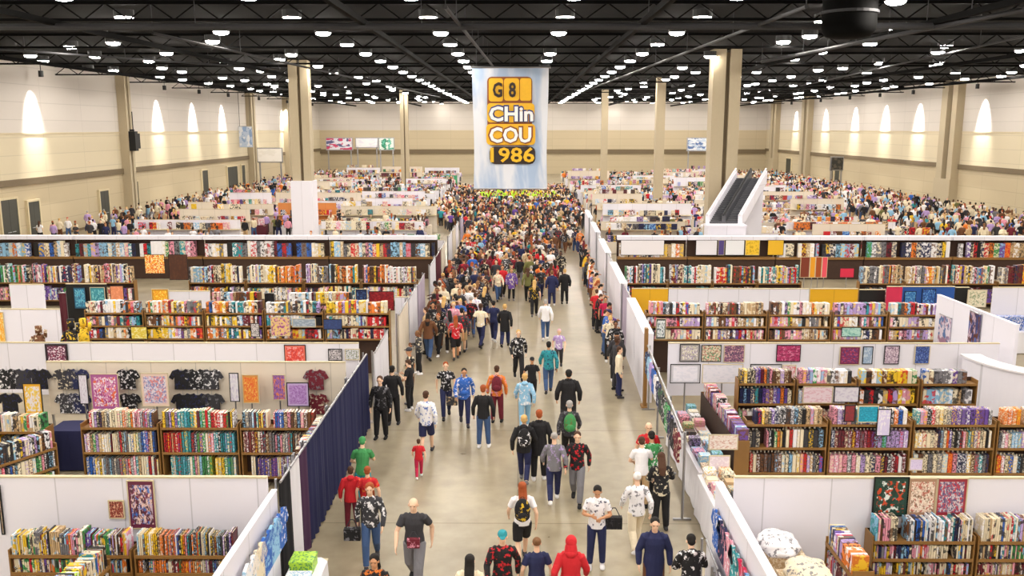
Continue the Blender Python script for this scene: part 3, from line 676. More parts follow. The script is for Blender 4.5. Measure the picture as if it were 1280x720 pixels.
# white wall 2
Y4 = 24.6; z0 = .9
board(-15.3, -4.6, Y4, z0, zat(430, Y4), M['wboard'], 'long white booth wall behind the shirts and bright posters, left of the aisle')
poster(56, 430, 86, 455, Y4, '6a2a4c', ['903a5c', 'e8d8e4'], 'dark maroon square poster on the second white wall from the front, left', '3a2030')
poster(355, 431, 383, 457, Y4, 'd03a38', ['e8a0a0', 'e86050'], 'red poster on the second white wall from the front, left', 'e07060')
poster(410, 436, 428, 451, Y4, 'a09aa0', ['504a50', 'e0dce0'], 'small grey picture on the left second white wall', None)
poster(431, 436, 450, 450, Y4, 'dcdce0', ['7a8460', 'a0a8b0'], 'small pale landscape picture beside the small grey picture', None)
# left row at 30.7 m: two tiers of cases
def tiered(side, Y, pxs, rows, label, where_dx, kind='graphic_novel', tones=None, wr=(.06, .12)):
    for k in range(len(pxs) - 1):
        a, b = xat(pxs[k], Y), xat(pxs[k + 1], Y)
        if a > b: a, b = b, a
        zs = [zat(p, Y) for p in rows]
        bookcase(a + .03, b - .03, Y, zs[-1] + .42, zs, label % ORD[k], kind, None, '', tones=tones, wr=wr)
tiered('l', 29.6, [488, 405, 330, 255, 180, 105], [424, 408, 392], 'low bookcase behind the second left white wall, %s from the aisle', 0, tones=['yellow', 'red', 'orange', 'cream', 'teal', 'white'])
poster(163, 408, 185, 424, 29.3, 'd8c040', ['e8e0a0'], 'yellow print leaning on the low left bookcases', None)
poster(313, 404, 325, 421, 29.3, 'c8c0c0', ['606060'], 'grey cover print leaning on the low left bookcases', None)
poster(338, 396, 363, 420, 29.3, 'e0c470', ['903a80', 'd8a0a0'], 'yellow and purple picture leaning on the low left bookcases', None)
poster(365, 398, 395, 409, 29.2, '8a98a8', ['a8b4c0'], 'blue grey banner strip on the low left bookcases', None)
poster(404, 399, 428, 412, 29.2, '2c3c6c', ['304880'], 'navy blue banner strip on the low left bookcases', None)
board(xat(0, 28.5) - 3, xat(75, 28.5), 28.5, .9, zat(388, 28.5), M['wboard'], 'white booth wall at the left edge with a yellow panel')
poster(-6, 390, 8, 428, 28.5, 'f0a020', ['e8b840', 'f4e0a0'], 'orange yellow panel at the left edge of the picture', None)
board(xat(35, 33), xat(76, 33), 32, .9, zat(357, 32), M['wboard'], 'tall blank white panel left of the teal pictures')
# figure statues
def statue(px, py, Y, h, c, a, label):
    x = xat(px, Y); r = empty('display_statue', (x, Y, 0)); tag(r, label, 'statue')
    m = MB(); m.box(-.3, .3, -.3, .3, 0, 1.0); m.box(-.35, .35, -.35, .35, 1.0, 1.08); link('pedestal', m.mesh('ped', M['wboard']), r)
    vs = MB()
    for (p, q, rr_) in (((-.1, 0, 1.08), (-.09, 0, 1.5), .07), ((.1, 0, 1.08), (.09, 0, 1.5), .07), ((0, 0, 1.45), (0, 0, 2.0), .17), ((-.2, 0, 1.95), (-.32, -.1, 1.6), .055), ((.2, 0, 1.95), (.3, -.15, 2.2), .055), ((0, 0, 2.0), (0, 0, 2.1), .06), ((0, 0, 2.07), (0, 0, 2.32), .11)): vs.tube(p, q, rr_, 10)
    o = link('figure', vs.mesh('fig', M['cloth'], True), r); o.color = c4(c); o['accent'] = COL[a]; r.scale = (1, 1, h / 2.3)
statue(47, 400, 27.6, 2.2, 'brown', 'cream', 'brown figure on a pedestal before the left edge white wall')
statue(88, 420, 26.8, 2.6, 'black', 'yellow', 'black and yellow figure on a pedestal below the teal pictures')
statue(103, 420, 27.8, 2.4, 'yellow', 'black', 'yellow and black figure on a pedestal, closer to the aisle than the black one')
# left row at 34 m
Y5 = 34
board(xat(86, Y5), xat(136, Y5), Y5, .9, zat(356, Y5), M['black'], 'black framed booth wall with two teal pictures, left')
poster(91, 359, 109, 386, Y5, '2a6c90', ['3a9cc0', '70b8c8'], 'left teal picture of the pair on the black booth wall', '205878')
poster(112, 359, 133, 387, Y5, '3a94a4', ['78c4c8', '2a7484'], 'right teal picture of the pair on the black booth wall', '30808c')
drape((xat(76, Y5), Y5), (xat(85, Y5), Y5), 2.1, 'maroon', 'maroon drape beside the black wall with teal pictures')
poster(137, 357, 156, 380, Y5 - .2, 'e08a60', ['ec9c70'], 'plain orange hanging cloth beside the teal pictures', None, name='hanging_cloth')
poster(189, 361, 212, 383, Y5, 'f0b020', ['f8dc60', 'e89020'], 'glowing yellow picture left of the blank white boards', 'c88a20')
board(xat(213, Y5), xat(264, Y5), Y5, .9, zat(365, Y5), M['wboard'], 'blank white boards beside the yellow picture, left')
bookcase(xat(265, Y5), xat(330, Y5), Y5, zat(364, Y5), [.8, 1.25, 1.7], 'crowded bookcase between the blank white boards and the dark awning', dens=.95, wr=(.08, .15), tones=['pink', 'orange', 'brown'])
drape((xat(332, Y5), Y5), (xat(344, Y5), Y5), 2.1, 'black', 'black drape between crowded bookcases, left')
bookcase(xat(360, Y5), xat(442, Y5), Y5, zat(364, Y5), [.8, 1.25, 1.7], 'crowded bookcase before the navy figure poster, left', dens=.95, wr=(.08, .15), tones=['cream', 'white', 'pink'])
poster(444, 361, 460, 388, Y5, '23305c', ['4a6ca0', '1a2448'], 'navy poster close to the left aisle drapes', '1a2040')
poster(461, 364, 493, 388, Y5, '8c1c24', ['a02a30', '701420'], 'dark red banner board close to the left aisle drapes', None)
board(xat(494, Y5), xat(511, Y5), Y5, .0, zat(372, Y5), M['wboard'], 'white board between the dark red banner board and the aisle drapes')
# left row at 41.5 m: long runs of cases
Y6 = 41.5
def run(Y, px0, px1, n, rows, label, kind='graphic_novel', tones=None, wr=(.05, .11), lift=.62):
    xs_ = [xat(px0, Y) + (xat(px1, Y) - xat(px0, Y)) * i / n for i in range(n + 1)]
    for k in range(n):
        zs = [zat(p, Y) for p in rows]; bookcase(xs_[k] + .03, xs_[k + 1] - .03, Y, zs[-1] + lift, zs, label % ORD[k], kind, None, '', tones=tones, wr=wr, toph=lift)
run(Y6, -20, 172, 3, [376, 354], 'bookcase of boxed goods under the dark far left ledge, %s from the left edge', 'boxed_figure', ['pink', 'purple', 'green', 'tan'], lift=1.05)
run(Y6, 238, 524, 4, [376, 354], 'long bookcase of boxed goods under the left ledge, %s from its left end', 'boxed_figure', ['orange', 'cream', 'yellow', 'white'], lift=1.05)
poster(210, 318, 236, 350, Y6 - 1, '4a2a1e', ['54301f'], 'plain dark brown panel beside the orange display', None, name='display_banner')
poster(180, 318, 207, 342, Y6 - .6, 'f08a20', ['f8b840', 'd85a18', 'fff0b0'], 'glowing orange picture beside the dark brown panel', None)
def blob(px, py, Y, w, c, a, label, name='plush_toy'):
    x, z = at_Y(px, py, Y); r = empty(name, (x, Y, z - w)); tag(r, label, 'toy')
    import bmesh
    for nm, loc, s in (('body', (0, 0, w * .8), (w * .55, w * .45, w * .6)), ('head', (0, -.05, w * 1.65), (w * .42, w * .4, w * .4)), ('ear', (-w * .3, 0, w * 2.0), (w * .14, w * .08, w * .16)), ('ear', (w * .3, 0, w * 2.0), (w * .14, w * .08, w * .16)), ('arm', (-w * .6, -.1, w * .9), (w * .16, w * .16, w * .3)), ('arm', (w * .6, -.1, w * .9), (w * .16, w * .16, w * .3)), ('foot', (-w * .3, -w * .2, w * .25), (w * .2, w * .28, w * .18)), ('foot', (w * .3, -w * .2, w * .25), (w * .2, w * .28, w * .18))):
        bm = bmesh.new(); bmesh.ops.create_uvsphere(bm, u_segments=12, v_segments=8, radius=1, matrix=Matrix.Translation(loc) @ Matrix.Diagonal((*s, 1)))
        me = bpy.data.meshes.new(nm); bm.to_mesh(me); bm.free(); me.materials.append(M['cloth']); me.polygons.foreach_set('use_smooth', [True] * len(me.polygons))
        o = link(nm, me, r); o.color = c4(c if nm in ('body', 'ear') else a); o['accent'] = COL[c]
# left row at 50 m: dark ledge with pale blue covers and white top line
Y7 = 50
def covers_wall(x0, x1, Y, z0, z1, specs, label, darkledge=True):
    r = empty('cover_display', ((x0 + x1) / 2, Y, 0)); tag(r, label, 'display'); w = x1 - x0
    m = MB(); m.box(-w / 2, w / 2, 0, .08, .5, z1); link('panel', m.mesh('panel', M['darkwood']), r)
    m = MB(); m.box(-w / 2, w / 2, -.35, .1, z1, z1 + .22); link('top_rail', m.mesh('rail', M['wboard']), r)
    m = MB(); m.box(-w / 2, w / 2, -.5, 0, z0 - .12, z0); link('ledge', m.mesh('ledge', M['wood']), r)
    m = MB(); m.box(-w / 2, w / 2, -.42, 0, .02, z0 - .12); link('plinth', m.mesh('plinth', M['darkwood']), r)
    return r
zl, zt7 = zat(320, Y7), zat(299, Y7)
CP = [['sky', 'teal', 'white', 'blue', 'cream'], ['white', 'teal', 'charcoal', 'navy', 'pink', 'sky']]
for k, (a, b) in enumerate([(-33, -25.4), (-25.4, -18), (-18, -10.8), (-10.8, -4.6)]):
    covers_wall(a + .03, b - .03, Y7, zl, zt7, None, 'dark ledge of pale blue covers under a white rail, %s from the left wall side' % ORD[k])
    fill(((a + b) / 2, Y7 - .25), 0, b - a - .2, zl, zt7 - zl - .05, .3, 'graphic_novel', None, '', (.16, .3), .96, CP[k % 2])
# ================= RIGHT =================
def rx(Y): return 3.6 if Y < 16 else (3.6 + (Y - 16) * .042 if Y < 28 else 4.1 + (Y - 28) * .03)
board(3.85, 9.7, 14.8, 0, zat(597, 14.8), M['wboard'], 'long white booth wall over the lowest right bookcases, holding three posters')
poster(1093, 596, 1133, 645, 14.8, '24493e', ['dfe8e4', 'c84a28', '1c3a30'], 'dark green framed comic poster on the lowest right white wall', '1e3f35', scale=4)
poster(1136, 597, 1169, 645, 14.8, 'e0c8b4', ['c07060', '8a6a50', 'f0e0d0'], 'cream and red sketch poster between the green poster and red-edged poster', 'b08a70', scale=9)
poster(1171, 597, 1206, 645, 14.8, 'cfc4cc', ['8a6a88', 'c04050', '5a5480'], 'grey mauve sketch poster with a red edge on the lowest right white wall', 'a03040', scale=9)
side_board((3.62, 10.5), (3.62, 15.0), 2.2, M['wboard'], 'white partition between the front right booth and the aisle', .12)
aisle_rack((3.44, 10.6), (3.5, 14.7), 1, [('black', 'white'), ('pink', 'red'), ('red', 'pink'), ('sky', 'blue'), ('crimson', 'pink'), ('teal', 'white'), ('pink', 'white'), ('navy', 'pink'), ('blue', 'white')], 'on the front right partition', 1.2)
for k, (p, q, kd) in enumerate([((3.32, 11.4), (3.34, 12.6), 'black'), ((3.34, 12.7), (3.38, 13.7), 'lilac'), ((3.38, 13.8), (3.42, 14.9), 'white')]):
    drape(p, q, 1.15, kd, '%s low skirt hung under the shirts of the front right partition' % kd, .03)
zR = zat(648, 14.3)
zf = lambda py: zat(py, 14.2)
bookcase(6.2, 8.0, 14.4, zf(650), [.35, .75, 1.05, 1.38], 'oak bookcase against the front right white wall, closest to the aisle', 'comic_book', 'comic_book', 'front right end case', wr=(.02, .045), tones=['white', 'cream', 'pink', 'navy'])
bookcase(8.05, 9.9, 14.4, zf(650), [.35, .75, 1.05, 1.38], 'oak bookcase against the front right white wall, second from the aisle', 'comic_book', 'comic_book', 'front right second case', wr=(.02, .045), tones=['green', 'cream', 'maroon'])
bookcase(-.62, .62, 0, 1.5, [.5, 1.02, 1.52], 'end-on oak case of pale and red comics before the front right white wall', 'comic_book', 'comic_book', 'end-on right case', wr=(.03, .06), ang=-PI / 2, ctr=(5.45, 13.5), tones=['lilac', 'white', 'maroon', 'red'], toph=.38)
bookcase(6.15, 8.1, 12.6, 1.2, [.35, .75], 'low oak case of black and yellow goods at the bottom right', 'comic_book', None, '', wr=(.03, .06), tones=['yellow', 'black', 'purple', 'charcoal'])
# tables with heaps of goods behind the front right partition
table(4.55, 13.2, .9, 2.6, .95, 'long white-clothed table behind the front right partition', 0, 'cream')
for k, y in enumerate((14.1, 13.1, 12.2)): pack(4.55, y, .961, .62, .6, .42, 'tan', 'cream', ['tan carton under the highest white bundle', 'tan carton under the middle pale bundle', 'tan carton under the front tan bundle'][k], 'carton')
for k, (x, y, c, l) in enumerate([(4.45, 14.1, 'white', 'white bagged bundle heaped highest on the front right table'), (4.65, 13.1, 'cream', 'pale bagged bundle in the middle of the front right table'), (4.5, 12.2, 'tan', 'tan bagged bundle at the front of the front right table')]):
    import bmesh
    bm = bmesh.new(); bmesh.ops.create_icosphere(bm, subdivisions=4, radius=1); rr_ = random.Random(k)
    for v in bm.verts:
        n_ = math.sin(v.co.x * 5 + k) * math.cos(v.co.y * 6) * .08 + math.sin(v.co.y * 11 + v.co.z * 7) * .04
        v.co = Vector((v.co.x * .36, v.co.y * .42, max(v.co.z, -.45) * .2)) * (1 + n_)
    me = bpy.data.meshes.new('bundle'); bm.to_mesh(me); bm.free(); me.materials.append(M['cloth']); me.polygons.foreach_set('use_smooth', [True] * len(me.polygons))
    zmin = min(v.co.z for v in me.vertices); o = link('goods_bundle', me, loc=(x, y, 1.385 - zmin)); o.color = c4(c); o['accent'] = COL['grey']; tag(o, l, 'bag')
# right second row: stepped tall bookcases
Y8 = 19.6
zs = [zat(p, Y8) for p in (590, 559, 530)]
exs = [(5.3, 7.2), (7.25, 9.15), (9.2, 11.1), (11.15, 13.0)]
for k, (a, b) in enumerate(exs):
    bookcase(a, b, Y8, zs[-1] + .36, zs, 'oak bookcase behind the front right white wall, %s from the aisle' % ORD[k], 'boxed_figure', 'boxed_figure', 'mid right %s case' % ORD[k], wr=(.06, .11), tones=[['navy', 'cream', 'charcoal'], ['pink', 'maroon', 'white'], ['grey', 'purple', 'cream'], None][k])
Y9 = 21.5
zs = [zat(p, Y9) for p in (540, 504, 479)]
xs9 = [xat(925, Y9), xat(1000, Y9), xat(1078, Y9), xat(1158, Y9), xat(1232, Y9)]
for k in range(4):
    bookcase(xs9[k] + .03, xs9[k + 1] - .03, Y9, zs[-1] + .5, zs, 'taller rear oak bookcase on the right, %s from the aisle' % ORD[k], 'boxed_figure', 'boxed_figure', 'rear right %s case' % ORD[k], wr=(.07, .13), tones=[['navy', 'purple'], ['white', 'pink'], ['yellow', 'green', 'cream'], ['cream', 'grey']][k])
P9 = [(1004, 483, 1040, 504, 21.2, 'ead4dc', ['e0b8c4'], 'pale pink print standing on the taller rear right bookcases'), (1043, 483, 1073, 503, 21.2, 'e4dfe8', ['d4ccdc'], 'pale lilac print beside the pale pink one, right'),
      (1073, 507, 1097, 528, 19.5, '1c98b8', ['30b0cc', '1484a0'], 'square bright teal picture on the right middle bookcases'), (1097, 511, 1112, 545, 19.5, 'd4ccec', ['e8e4f0'], 'narrow lilac sign on the right middle bookcases'),
      (886, 543, 922, 562, 18.95, 'e6d6cc', ['d0a898', 'ece4dc'], 'cream square print at the aisle end of the right middle bookcases'), (886, 569, 912, 590, 18.4, 'dcd0dc', ['e8e0e8'], 'pale blank sign over the aisle end of the right white wall'),
      (1056, 506, 1068, 527, 19.5, '8c2c34', ['703038'], 'dark red narrow print beside the bright teal picture'), (1137, 573, 1153, 588, 19.4, 'dcd0f0', ['cfc0e8'], 'small lilac card low on the right middle bookcases')]
for p in P9: poster(p[0], p[1], p[2], p[3], p[4], p[5], p[6], p[7], None)
# side bookcase and comic tables along the aisle
bookcase(-1.9, 1.9, 0, 1.75, [.45, .9, 1.4], 'long end-on bookcase with a brown top edge beside the right aisle tables', 'graphic_novel', None, '', ang=PI / 2 + .0, ctr=(5.1, 21.0), tones=['pink', 'white', 'purple'])
for k, (y, l) in enumerate([(17.4, 'first'), (19.6, 'second'), (21.8, 'third')]):
    table(4.35 + .05 * k, y, .75, 2.1, .95, 'white-clothed comic table along the right of the aisle, %s from the front' % l, 0, 'white')
    for j in range(7):
        for i in range(2):
            c = R.choice(['white', 'cream', 'sky', 'pink', 'tan', 'charcoal']); a = R.choice(CN)
            lab = '%s stack topped with %s print on the %s right aisle table, row %s %s side' % (c, a, l, ORD[j], 'aisle' if i == 0 else 'booth')
            h = R.uniform(.06, .26); m = MB()
            nn_ = max(2, int(h / .03))
            for q in range(nn_):
                ox, oy = R.uniform(-.012, .012), R.uniform(-.012, .012); m.box(-.12 + ox, .12 + ox, -.12 + oy, .12 + oy, q * h / nn_, (q + .93) * h / nn_)
            o = link('comic_stack', m.mesh('stack', M['book'])); o.location = (4.18 + .05 * k + .34 * i, y - .88 + j * .285, .962); o.color = c4(c); o['accent'] = COL[a]; tag(o, lab, 'stack of comics', 'stacks on the right aisle tables')
# shirts and bags hung on the aisle side
hung = [('navy', 'sky'), ('sky', 'white'), ('lilac', 'blue'), ('blue', 'navy'), ('white', 'grey'), ('navy', 'white'), ('charcoal', 'green'), ('black', 'white'), ('green', 'white'), ('navy', 'cream'), ('black', 'grey'), ('maroon', 'cream')]
for k, (c, a) in enumerate(hung):
    y = 25.5 - k * .62; tshirt(3.51 + (y - 18.2) * .048, y, 1.23, PI / 2, c, a, '%s shirt with %s print hung beside the right aisle, %s from the wooden post' % (c, a, ORD[k]), 1.0)
rail = MB(); rail.tube((3.55, 18.2, 2.03), (3.92, 25.9, 2.03), .03); r = empty('garment_rail', (0, 0, 0)); tag(r, 'long metal rail of shirts along the right of the aisle', 'rail')
o = link('bar', rail.mesh('bar', M['metal']), r)
for y in (18.2, 20.8, 23.4, 25.9):
    m = MB(); x = 3.615 + (y - 18.2) * .048; m.tube((x, y, 0), (x, y, 2.03), .03); m.box(x - .2, x + .2, y - .03, y + .03, 0, .04); link('upright', m.mesh('up', M['metal']), r)
m = MB(); m.box(3.86, 3.96, 26.1, 26.3, 0, 2.5); m.box(3.8, 4.02, 26.0, 26.4, 0, .05); o = link('wooden_post', m.mesh('post', M['wood'])); tag(o, 'orange wooden post at the right side of the aisle', 'post')
# right white wall 2
Y10 = 24.6
board(4.35, 13.9, Y10 + .2, .8, zat(429, Y10 + .2), M['wboard'], 'long white booth wall with a row of prints, second from the front on the right')
P10 = [(850, 430, 874, 452, 'cfc8b0', ['a8a890', 'e8e4d8', '9a8ab0'], 'beige framed picture on the second right white wall', 'a09a98'), (877, 431, 901, 452, 'dccfb4', ['5a9a70', 'b06a60'], 'cream and green picture on the second right white wall', None),
       (905, 431, 930, 453, '8a5a78', ['c8a0a0', '50405c'], 'mauve comic picture on the second right white wall', None), (971, 431, 1000, 452, 'b83a6c', ['d880a0', '903058'], 'crimson pink picture on the second right white wall', None),
       (1050, 433, 1074, 456, '8c3054', ['c05878', '504080'], 'maroon picture on the second right white wall', '70284a'), (1079, 433, 1090, 455, '9ab0cc', ['c8d4e0'], 'narrow pale blue picture on the second right white wall', None),
       (1106, 432, 1123, 455, 'b8a0b4', ['806880', 'e0d0dc'], 'grey lilac picture on the second right white wall', None), (1144, 432, 1161, 455, '3a549c', ['6c84c0', '28386c'], 'blue patterned picture on the second right white wall', None)]
for p in P10: poster(p[0], p[1], p[2], p[3], Y10 + .2, p[4], p[5], p[6], p[7])
for a, b, l in ((838, 875, 'grey-edged'), (878, 928, 'plain'), (938, 976, 'blue-tinted')):
    poster(a, 455, b, 479, Y10 - 1.2, 'e6e4ee', ['dcdce8'], '%s blank white board standing before the second right white wall' % l, 'c8c8d0' if l != 'plain' else None, stand=True, name='blank_board')
poster(978, 456, 994, 478, Y10 - 1.2, 'e0c0c8', ['d83a3c', 'f0e0e0'], 'white board with a red figure before the second right white wall', None, stand=True)
# right 29.8 m cases
tiered('r', 29.8, [806, 880, 960, 1040, 1110, 1180], [424, 408, 393], 'low bookcase behind the second right white wall, %s from the aisle', 0, tones=['pink', 'tan', 'brown', 'cream', 'lilac'])
poster(820, 398, 832, 424, 29.5, 'e0e4e4', ['405060', 'b0c0c0'], 'white and dark poster at the aisle end of the low right bookcases', '30383c')
poster(1052, 409, 1076, 421, 29.5, 'a8ccc0', ['70a89c'], 'pale green strip on the low right bookcases', None)
# right 34 m row
def bseg(px0, px1, py, mat, label, Y=34, z0=.9): return board(xat(px0, Y), xat(px1, Y), Y, z0, zat(py, Y), mat, label)
MYB = panel_mat('yellow_board', 'e0aa18', 1.6); MBB = panel_mat('blue_board', '1f4f9c', 1.4); MCB = flat('crimson_board', 'cc2850', .6)
bseg(789, 834, 361, MYB, 'yellow double board at the aisle end of the third right white wall')
bseg(835, 1009, 361, M['wboard'], 'long white board between two yellow boards on the right')
bseg(1011, 1070, 361, MYB, 'single wide yellow board right of the long white board')
bseg(1072, 1104, 362, M['black'], 'black board between the wide yellow board and the crimson banner')
bseg(1106, 1125, 358, MCB, 'crimson banner board beside the blue boards', 33.6)
bseg(1126, 1190, 358, MBB, 'dark blue boards with pale pictures beside the crimson banner')
poster(1131, 364, 1144, 381, 34, '2a6cb0', ['70b0d8'], 'first pale blue picture on the dark blue boards', None); poster(1153, 361, 1168, 384, 34, '2a5ca8', ['68a0d8', '1c4080'], 'second blue swirling picture on the dark blue boards', None)
bseg(1191, 1208, 359, M['black'], 'narrow black board beside the dark blue boards')
poster(1210, 362, 1232, 384, 33.8, 'e4dcc4', ['8a9a7a', 'c8c0a0'], 'cream picture with pillars, right of the black board', 'd8d0b8', stand=True)
bseg(1238, 1300, 359, M['wboard'], 'white board with a blue lower edge at the right edge')
for k, px in enumerate(range(1240, 1300, 10)): pack(xat(px, 33.2), 33.2, .85, .28, .3, .55, 'blue', 'white', 'blue and white box before the right edge white board, %s along' % ORD[k])
table(xat(1270, 33.3), 33.2, 2.6, .8, .84, 'white-clothed table of blue boxes at the right edge')
run(41.5, 778, 1000, 4, [378, 354], 'bookcase of boxed goods under the pale right ledge, %s from the aisle', 'boxed_figure', ['blue', 'cream', 'red', 'teal'], lift=1.05)
run(41.5, 1070, 1300, 4, [378, 354], 'bookcase of maroon boxed goods at the right, %s from the orange panels', 'boxed_figure', ['maroon', 'brown', 'tan', 'grey'], lift=1.05)
for k, (a, b, c, cc) in enumerate([(1001, 1012, '7a3420', 'brown'), (1013, 1019, 'e09a20', 'golden'), (1020, 1027, 'a04a18', 'rust'), (1028, 1034, 'e05060', 'coral red'), (1050, 1068, 'd02848', 'crimson')]):
    poster(a, 321 if k < 4 else 335, b - .8, 347, 41.1, c, [c], '%s upright panel among the right boxed goods' % cc, None, name='display_banner', stand=True)
zr7, zrt = zat(320, 50), zat(299, 50)
xr = [5.6, 9.6, 14.6, 19.6, 24.6, 30.5]
for k in range(5):
    covers_wall(xr[k] + .03, xr[k + 1] - .03, 50, zr7, zrt, None, 'ledge of covers and pale prints at the right, %s from the aisle' % ORD[k])
    if k != 1: fill(((xr[k] + xr[k + 1]) / 2, 49.75), 0, xr[k + 1] - xr[k] - .2, zr7, zrt - zr7 - .05, .3, 'graphic_novel', None, '', (.16, .3), .95, [['white', 'pink', 'tan'], None, ['blue', 'white', 'sky', 'navy'], ['blue', 'orange', 'white', 'cream'], ['red', 'cream', 'tan', 'white']][k])
for (a, b, c, l) in [(776, 830, 'e8e4e8', 'long pale blank print at the aisle end of the right ledge'), (870, 896, 'e4e2ea', 'white print between dark post and purple strip'), (898, 905, '4a3c7c', 'narrow purple strip between two white prints'), (907, 930, 'e4e6ec', 'white print beside the yellow prints'),
                     (932, 949, 'e8c030', 'yellow print with a dark ring on the right ledge'), (960, 979, 'e0b028', 'plain yellow print on the right ledge')]:
    poster(a, 300, b, 319, 49.6, c, ['c8a020' if 'ring' in l else c], l, None)
# side wall of the white booth at right, with navy banner, and curved counter
side_board((14.25, 24.6), (14.2, 29.3), 2.95, M['wboard'], 'tall white side wall slanting away at the right, with a navy banner', .1)
def xpanel(py0, py1, px0, px1, X, c, cols, label):
    ya, z1 = at_X(px0, py0, X); yb, _ = at_X(px1, py0, X); _, z0 = at_X(px0, py1, X); r = empty('wall_banner', (X, (ya + yb) / 2, z0)); tag(r, label, 'banner'); w = abs(ya - yb); PN[0] += 1
    m = MB(); m.box(-.012, .012, -w / 2, w / 2, 0, z1 - z0); link('cloth', m.mesh('xp', art_mat(c, cols, PN[0], 3)), r)
    m = MB(); m.tube((0, -w / 2, z1 - z0), (0, w / 2, z1 - z0), .025); link('rod', m.mesh('rod', M['metal']), r)
xpanel(388, 440, 1213, 1227, 14.13, '28346c', ['5060a0', 'b8a0b0', '5a3020'], 'narrow navy banner hung on the tall white side wall')
xpanel(392, 432, 1175, 1190, 14.13, 'dcd0dc', ['a07890', '5070a0'], 'faded figure banner on the tall white side wall')
def curved(cx, cy, r0, a0, a1, z0, z1, label, th=.12):
    n = 28; vs = []; fs = []
    for i in range(n + 1):
        a = math.radians(a0 + (a1 - a0) * i / n)
        for rr_, z in ((r0, z0), (r0, z1), (r0 - th, z1), (r0 - th, z0)): vs.append((rr_ * math.cos(a), rr_ * math.sin(a), z))
    for i in range(n):
        for k in range(4): a_ = 4 * i + k; b_ = 4 * i + (k + 1) % 4; fs.append((a_, a_ + 4, b_ + 4, b_))
    fs += [(0, 1, 2, 3), tuple(4 * n + k for k in (3, 2, 1, 0))]
    me = bpy.data.meshes.new('curved'); me.from_pydata(vs, [], fs); me.materials.append(M['wboard']); me.update()
    r = empty('curved_counter', (cx, cy, 0)); tag(r, label, 'counter'); link('front_panel', me, r)
    m = MB(); n = 20; vs = []; 
    for i in range(n + 1):
        a = math.radians(a0 + (a1 - a0) * i / n)
        for rr_, z in ((r0 + .06, z1), (r0 + .06, z1 + .05), (r0 - .5, z1 + .05), (r0 - .5, z1)): m.v.append((rr_ * math.cos(a), rr_ * math.sin(a), z))
    for i in range(n):
        for k in range(4): a_ = 4 * i + k; b_ = 4 * i + (k + 1) % 4; m.f.append((a_, a_ + 4, b_ + 4, b_)); m.mi.append(0)
    m.f += [(0, 1, 2, 3), tuple(4 * n + k for k in (3, 2, 1, 0))]; m.mi += [0, 0]
    link('counter_top', m.mesh('ctop', M['white_cloth']), r)
curved(15.2, 24.3, 2.5, 175, 285, 0, 2.1, 'large white curved counter at the right edge behind the bookcases')
table(12.6, 27.0, 2.2, .9, .95, 'white-clothed table beside the tall white side wall', 0, 'white')
table(12.0, 25.9, 1.2, .7, 1.0, 'small white-clothed table before the tall white side wall', 0, 'white')
# partitions on the right side of the aisle beyond the post
y = 26.6; k = 0
RKc = ['white', 'white', 'lilac', 'white', 'cream', 'white', 'white', 'lilac', 'white', 'cream', 'white', 'white', 'white']
while y < 66:
    kd = RKc[k % len(RKc)]; 
    if k % 3 == 2: drape((rx(y), y), (rx(y + 2.9), y + 2.9), 2.2, kd, '%s pleated drape right of the aisle, %s section beyond the wooden post' % (kd, ORD[k]))
    else: side_board((rx(y), y), (rx(y + 2.9), y + 2.9), 2.2, M['wboard'], 'white partition right of the aisle, %s section beyond the wooden post' % ORD[k], .3)
    y += 3.0; k += 1
# escalator near the right twin column
def escalator():
    r = empty('escalator', (12.0, 51.4, 0)); tag(r, 'white-sided escalator climbing beside the tall right twin column', 'escalator')
    Yt = 4.9; Zt = 2.35; W = 1.9; Zb = 3.0
    def P(u, x, dz): return (x + u * 2.7, u * Yt, Zb + u * Zt + dz)
    for xo in (-W / 2, W / 2, 0):
        m = MB(); vs = []
        for u in (0, 1):
            for dx, dz in ((-.12, -.3), (.12, -.3), (.12, .5), (-.12, .5)): vs.append(P(u, xo + dx, dz))
        m.v = vs; m.f = [(0, 1, 2, 3), (7, 6, 5, 4), (0, 4, 5, 1), (1, 5, 6, 2), (2, 6, 7, 3), (3, 7, 4, 0)]; m.mi = [0] * 6
        link('balustrade', m.mesh('bal', M['wboard'] if xo else M['steps']), r)
        m = MB(); m.tube(P(-.02, xo, .56), P(1.02, xo, .56), .06, 8); link('handrail', m.mesh('hr', M['black'] if not xo else M['white_cloth']), r)
    m = MB(); n = 26
    for i in range(n):
        p = P(i / n, 0, 0)
        m.box(p[0] - W / 2 + .13, p[0] - .13, p[1], p[1] + Yt / n, p[2] - .25, p[2] + .12); m.box(p[0] + .13, p[0] + W / 2 - .13, p[1], p[1] + Yt / n, p[2] - .25, p[2] + .12)
    link('steps', m.mesh('st', M['steps']), r)
    m = MB(); m.box(-W / 2 - .15, W / 2 + .15, -.9, .1, 0, Zb - .1); m.box(-W / 2 - .2, W / 2 + .2, -.95, .1, Zb - .1, Zb); link('landing', m.mesh('lp', M['wboard']), r)
    m = MB(); p = P(.93, 0, 0); m.box(p[0] - W / 2, p[0] + W / 2, p[1] - .1, p[1] + .1, 0, p[2] - .3); link('support', m.mesh('sl', M['wboard']), r)
escalator()
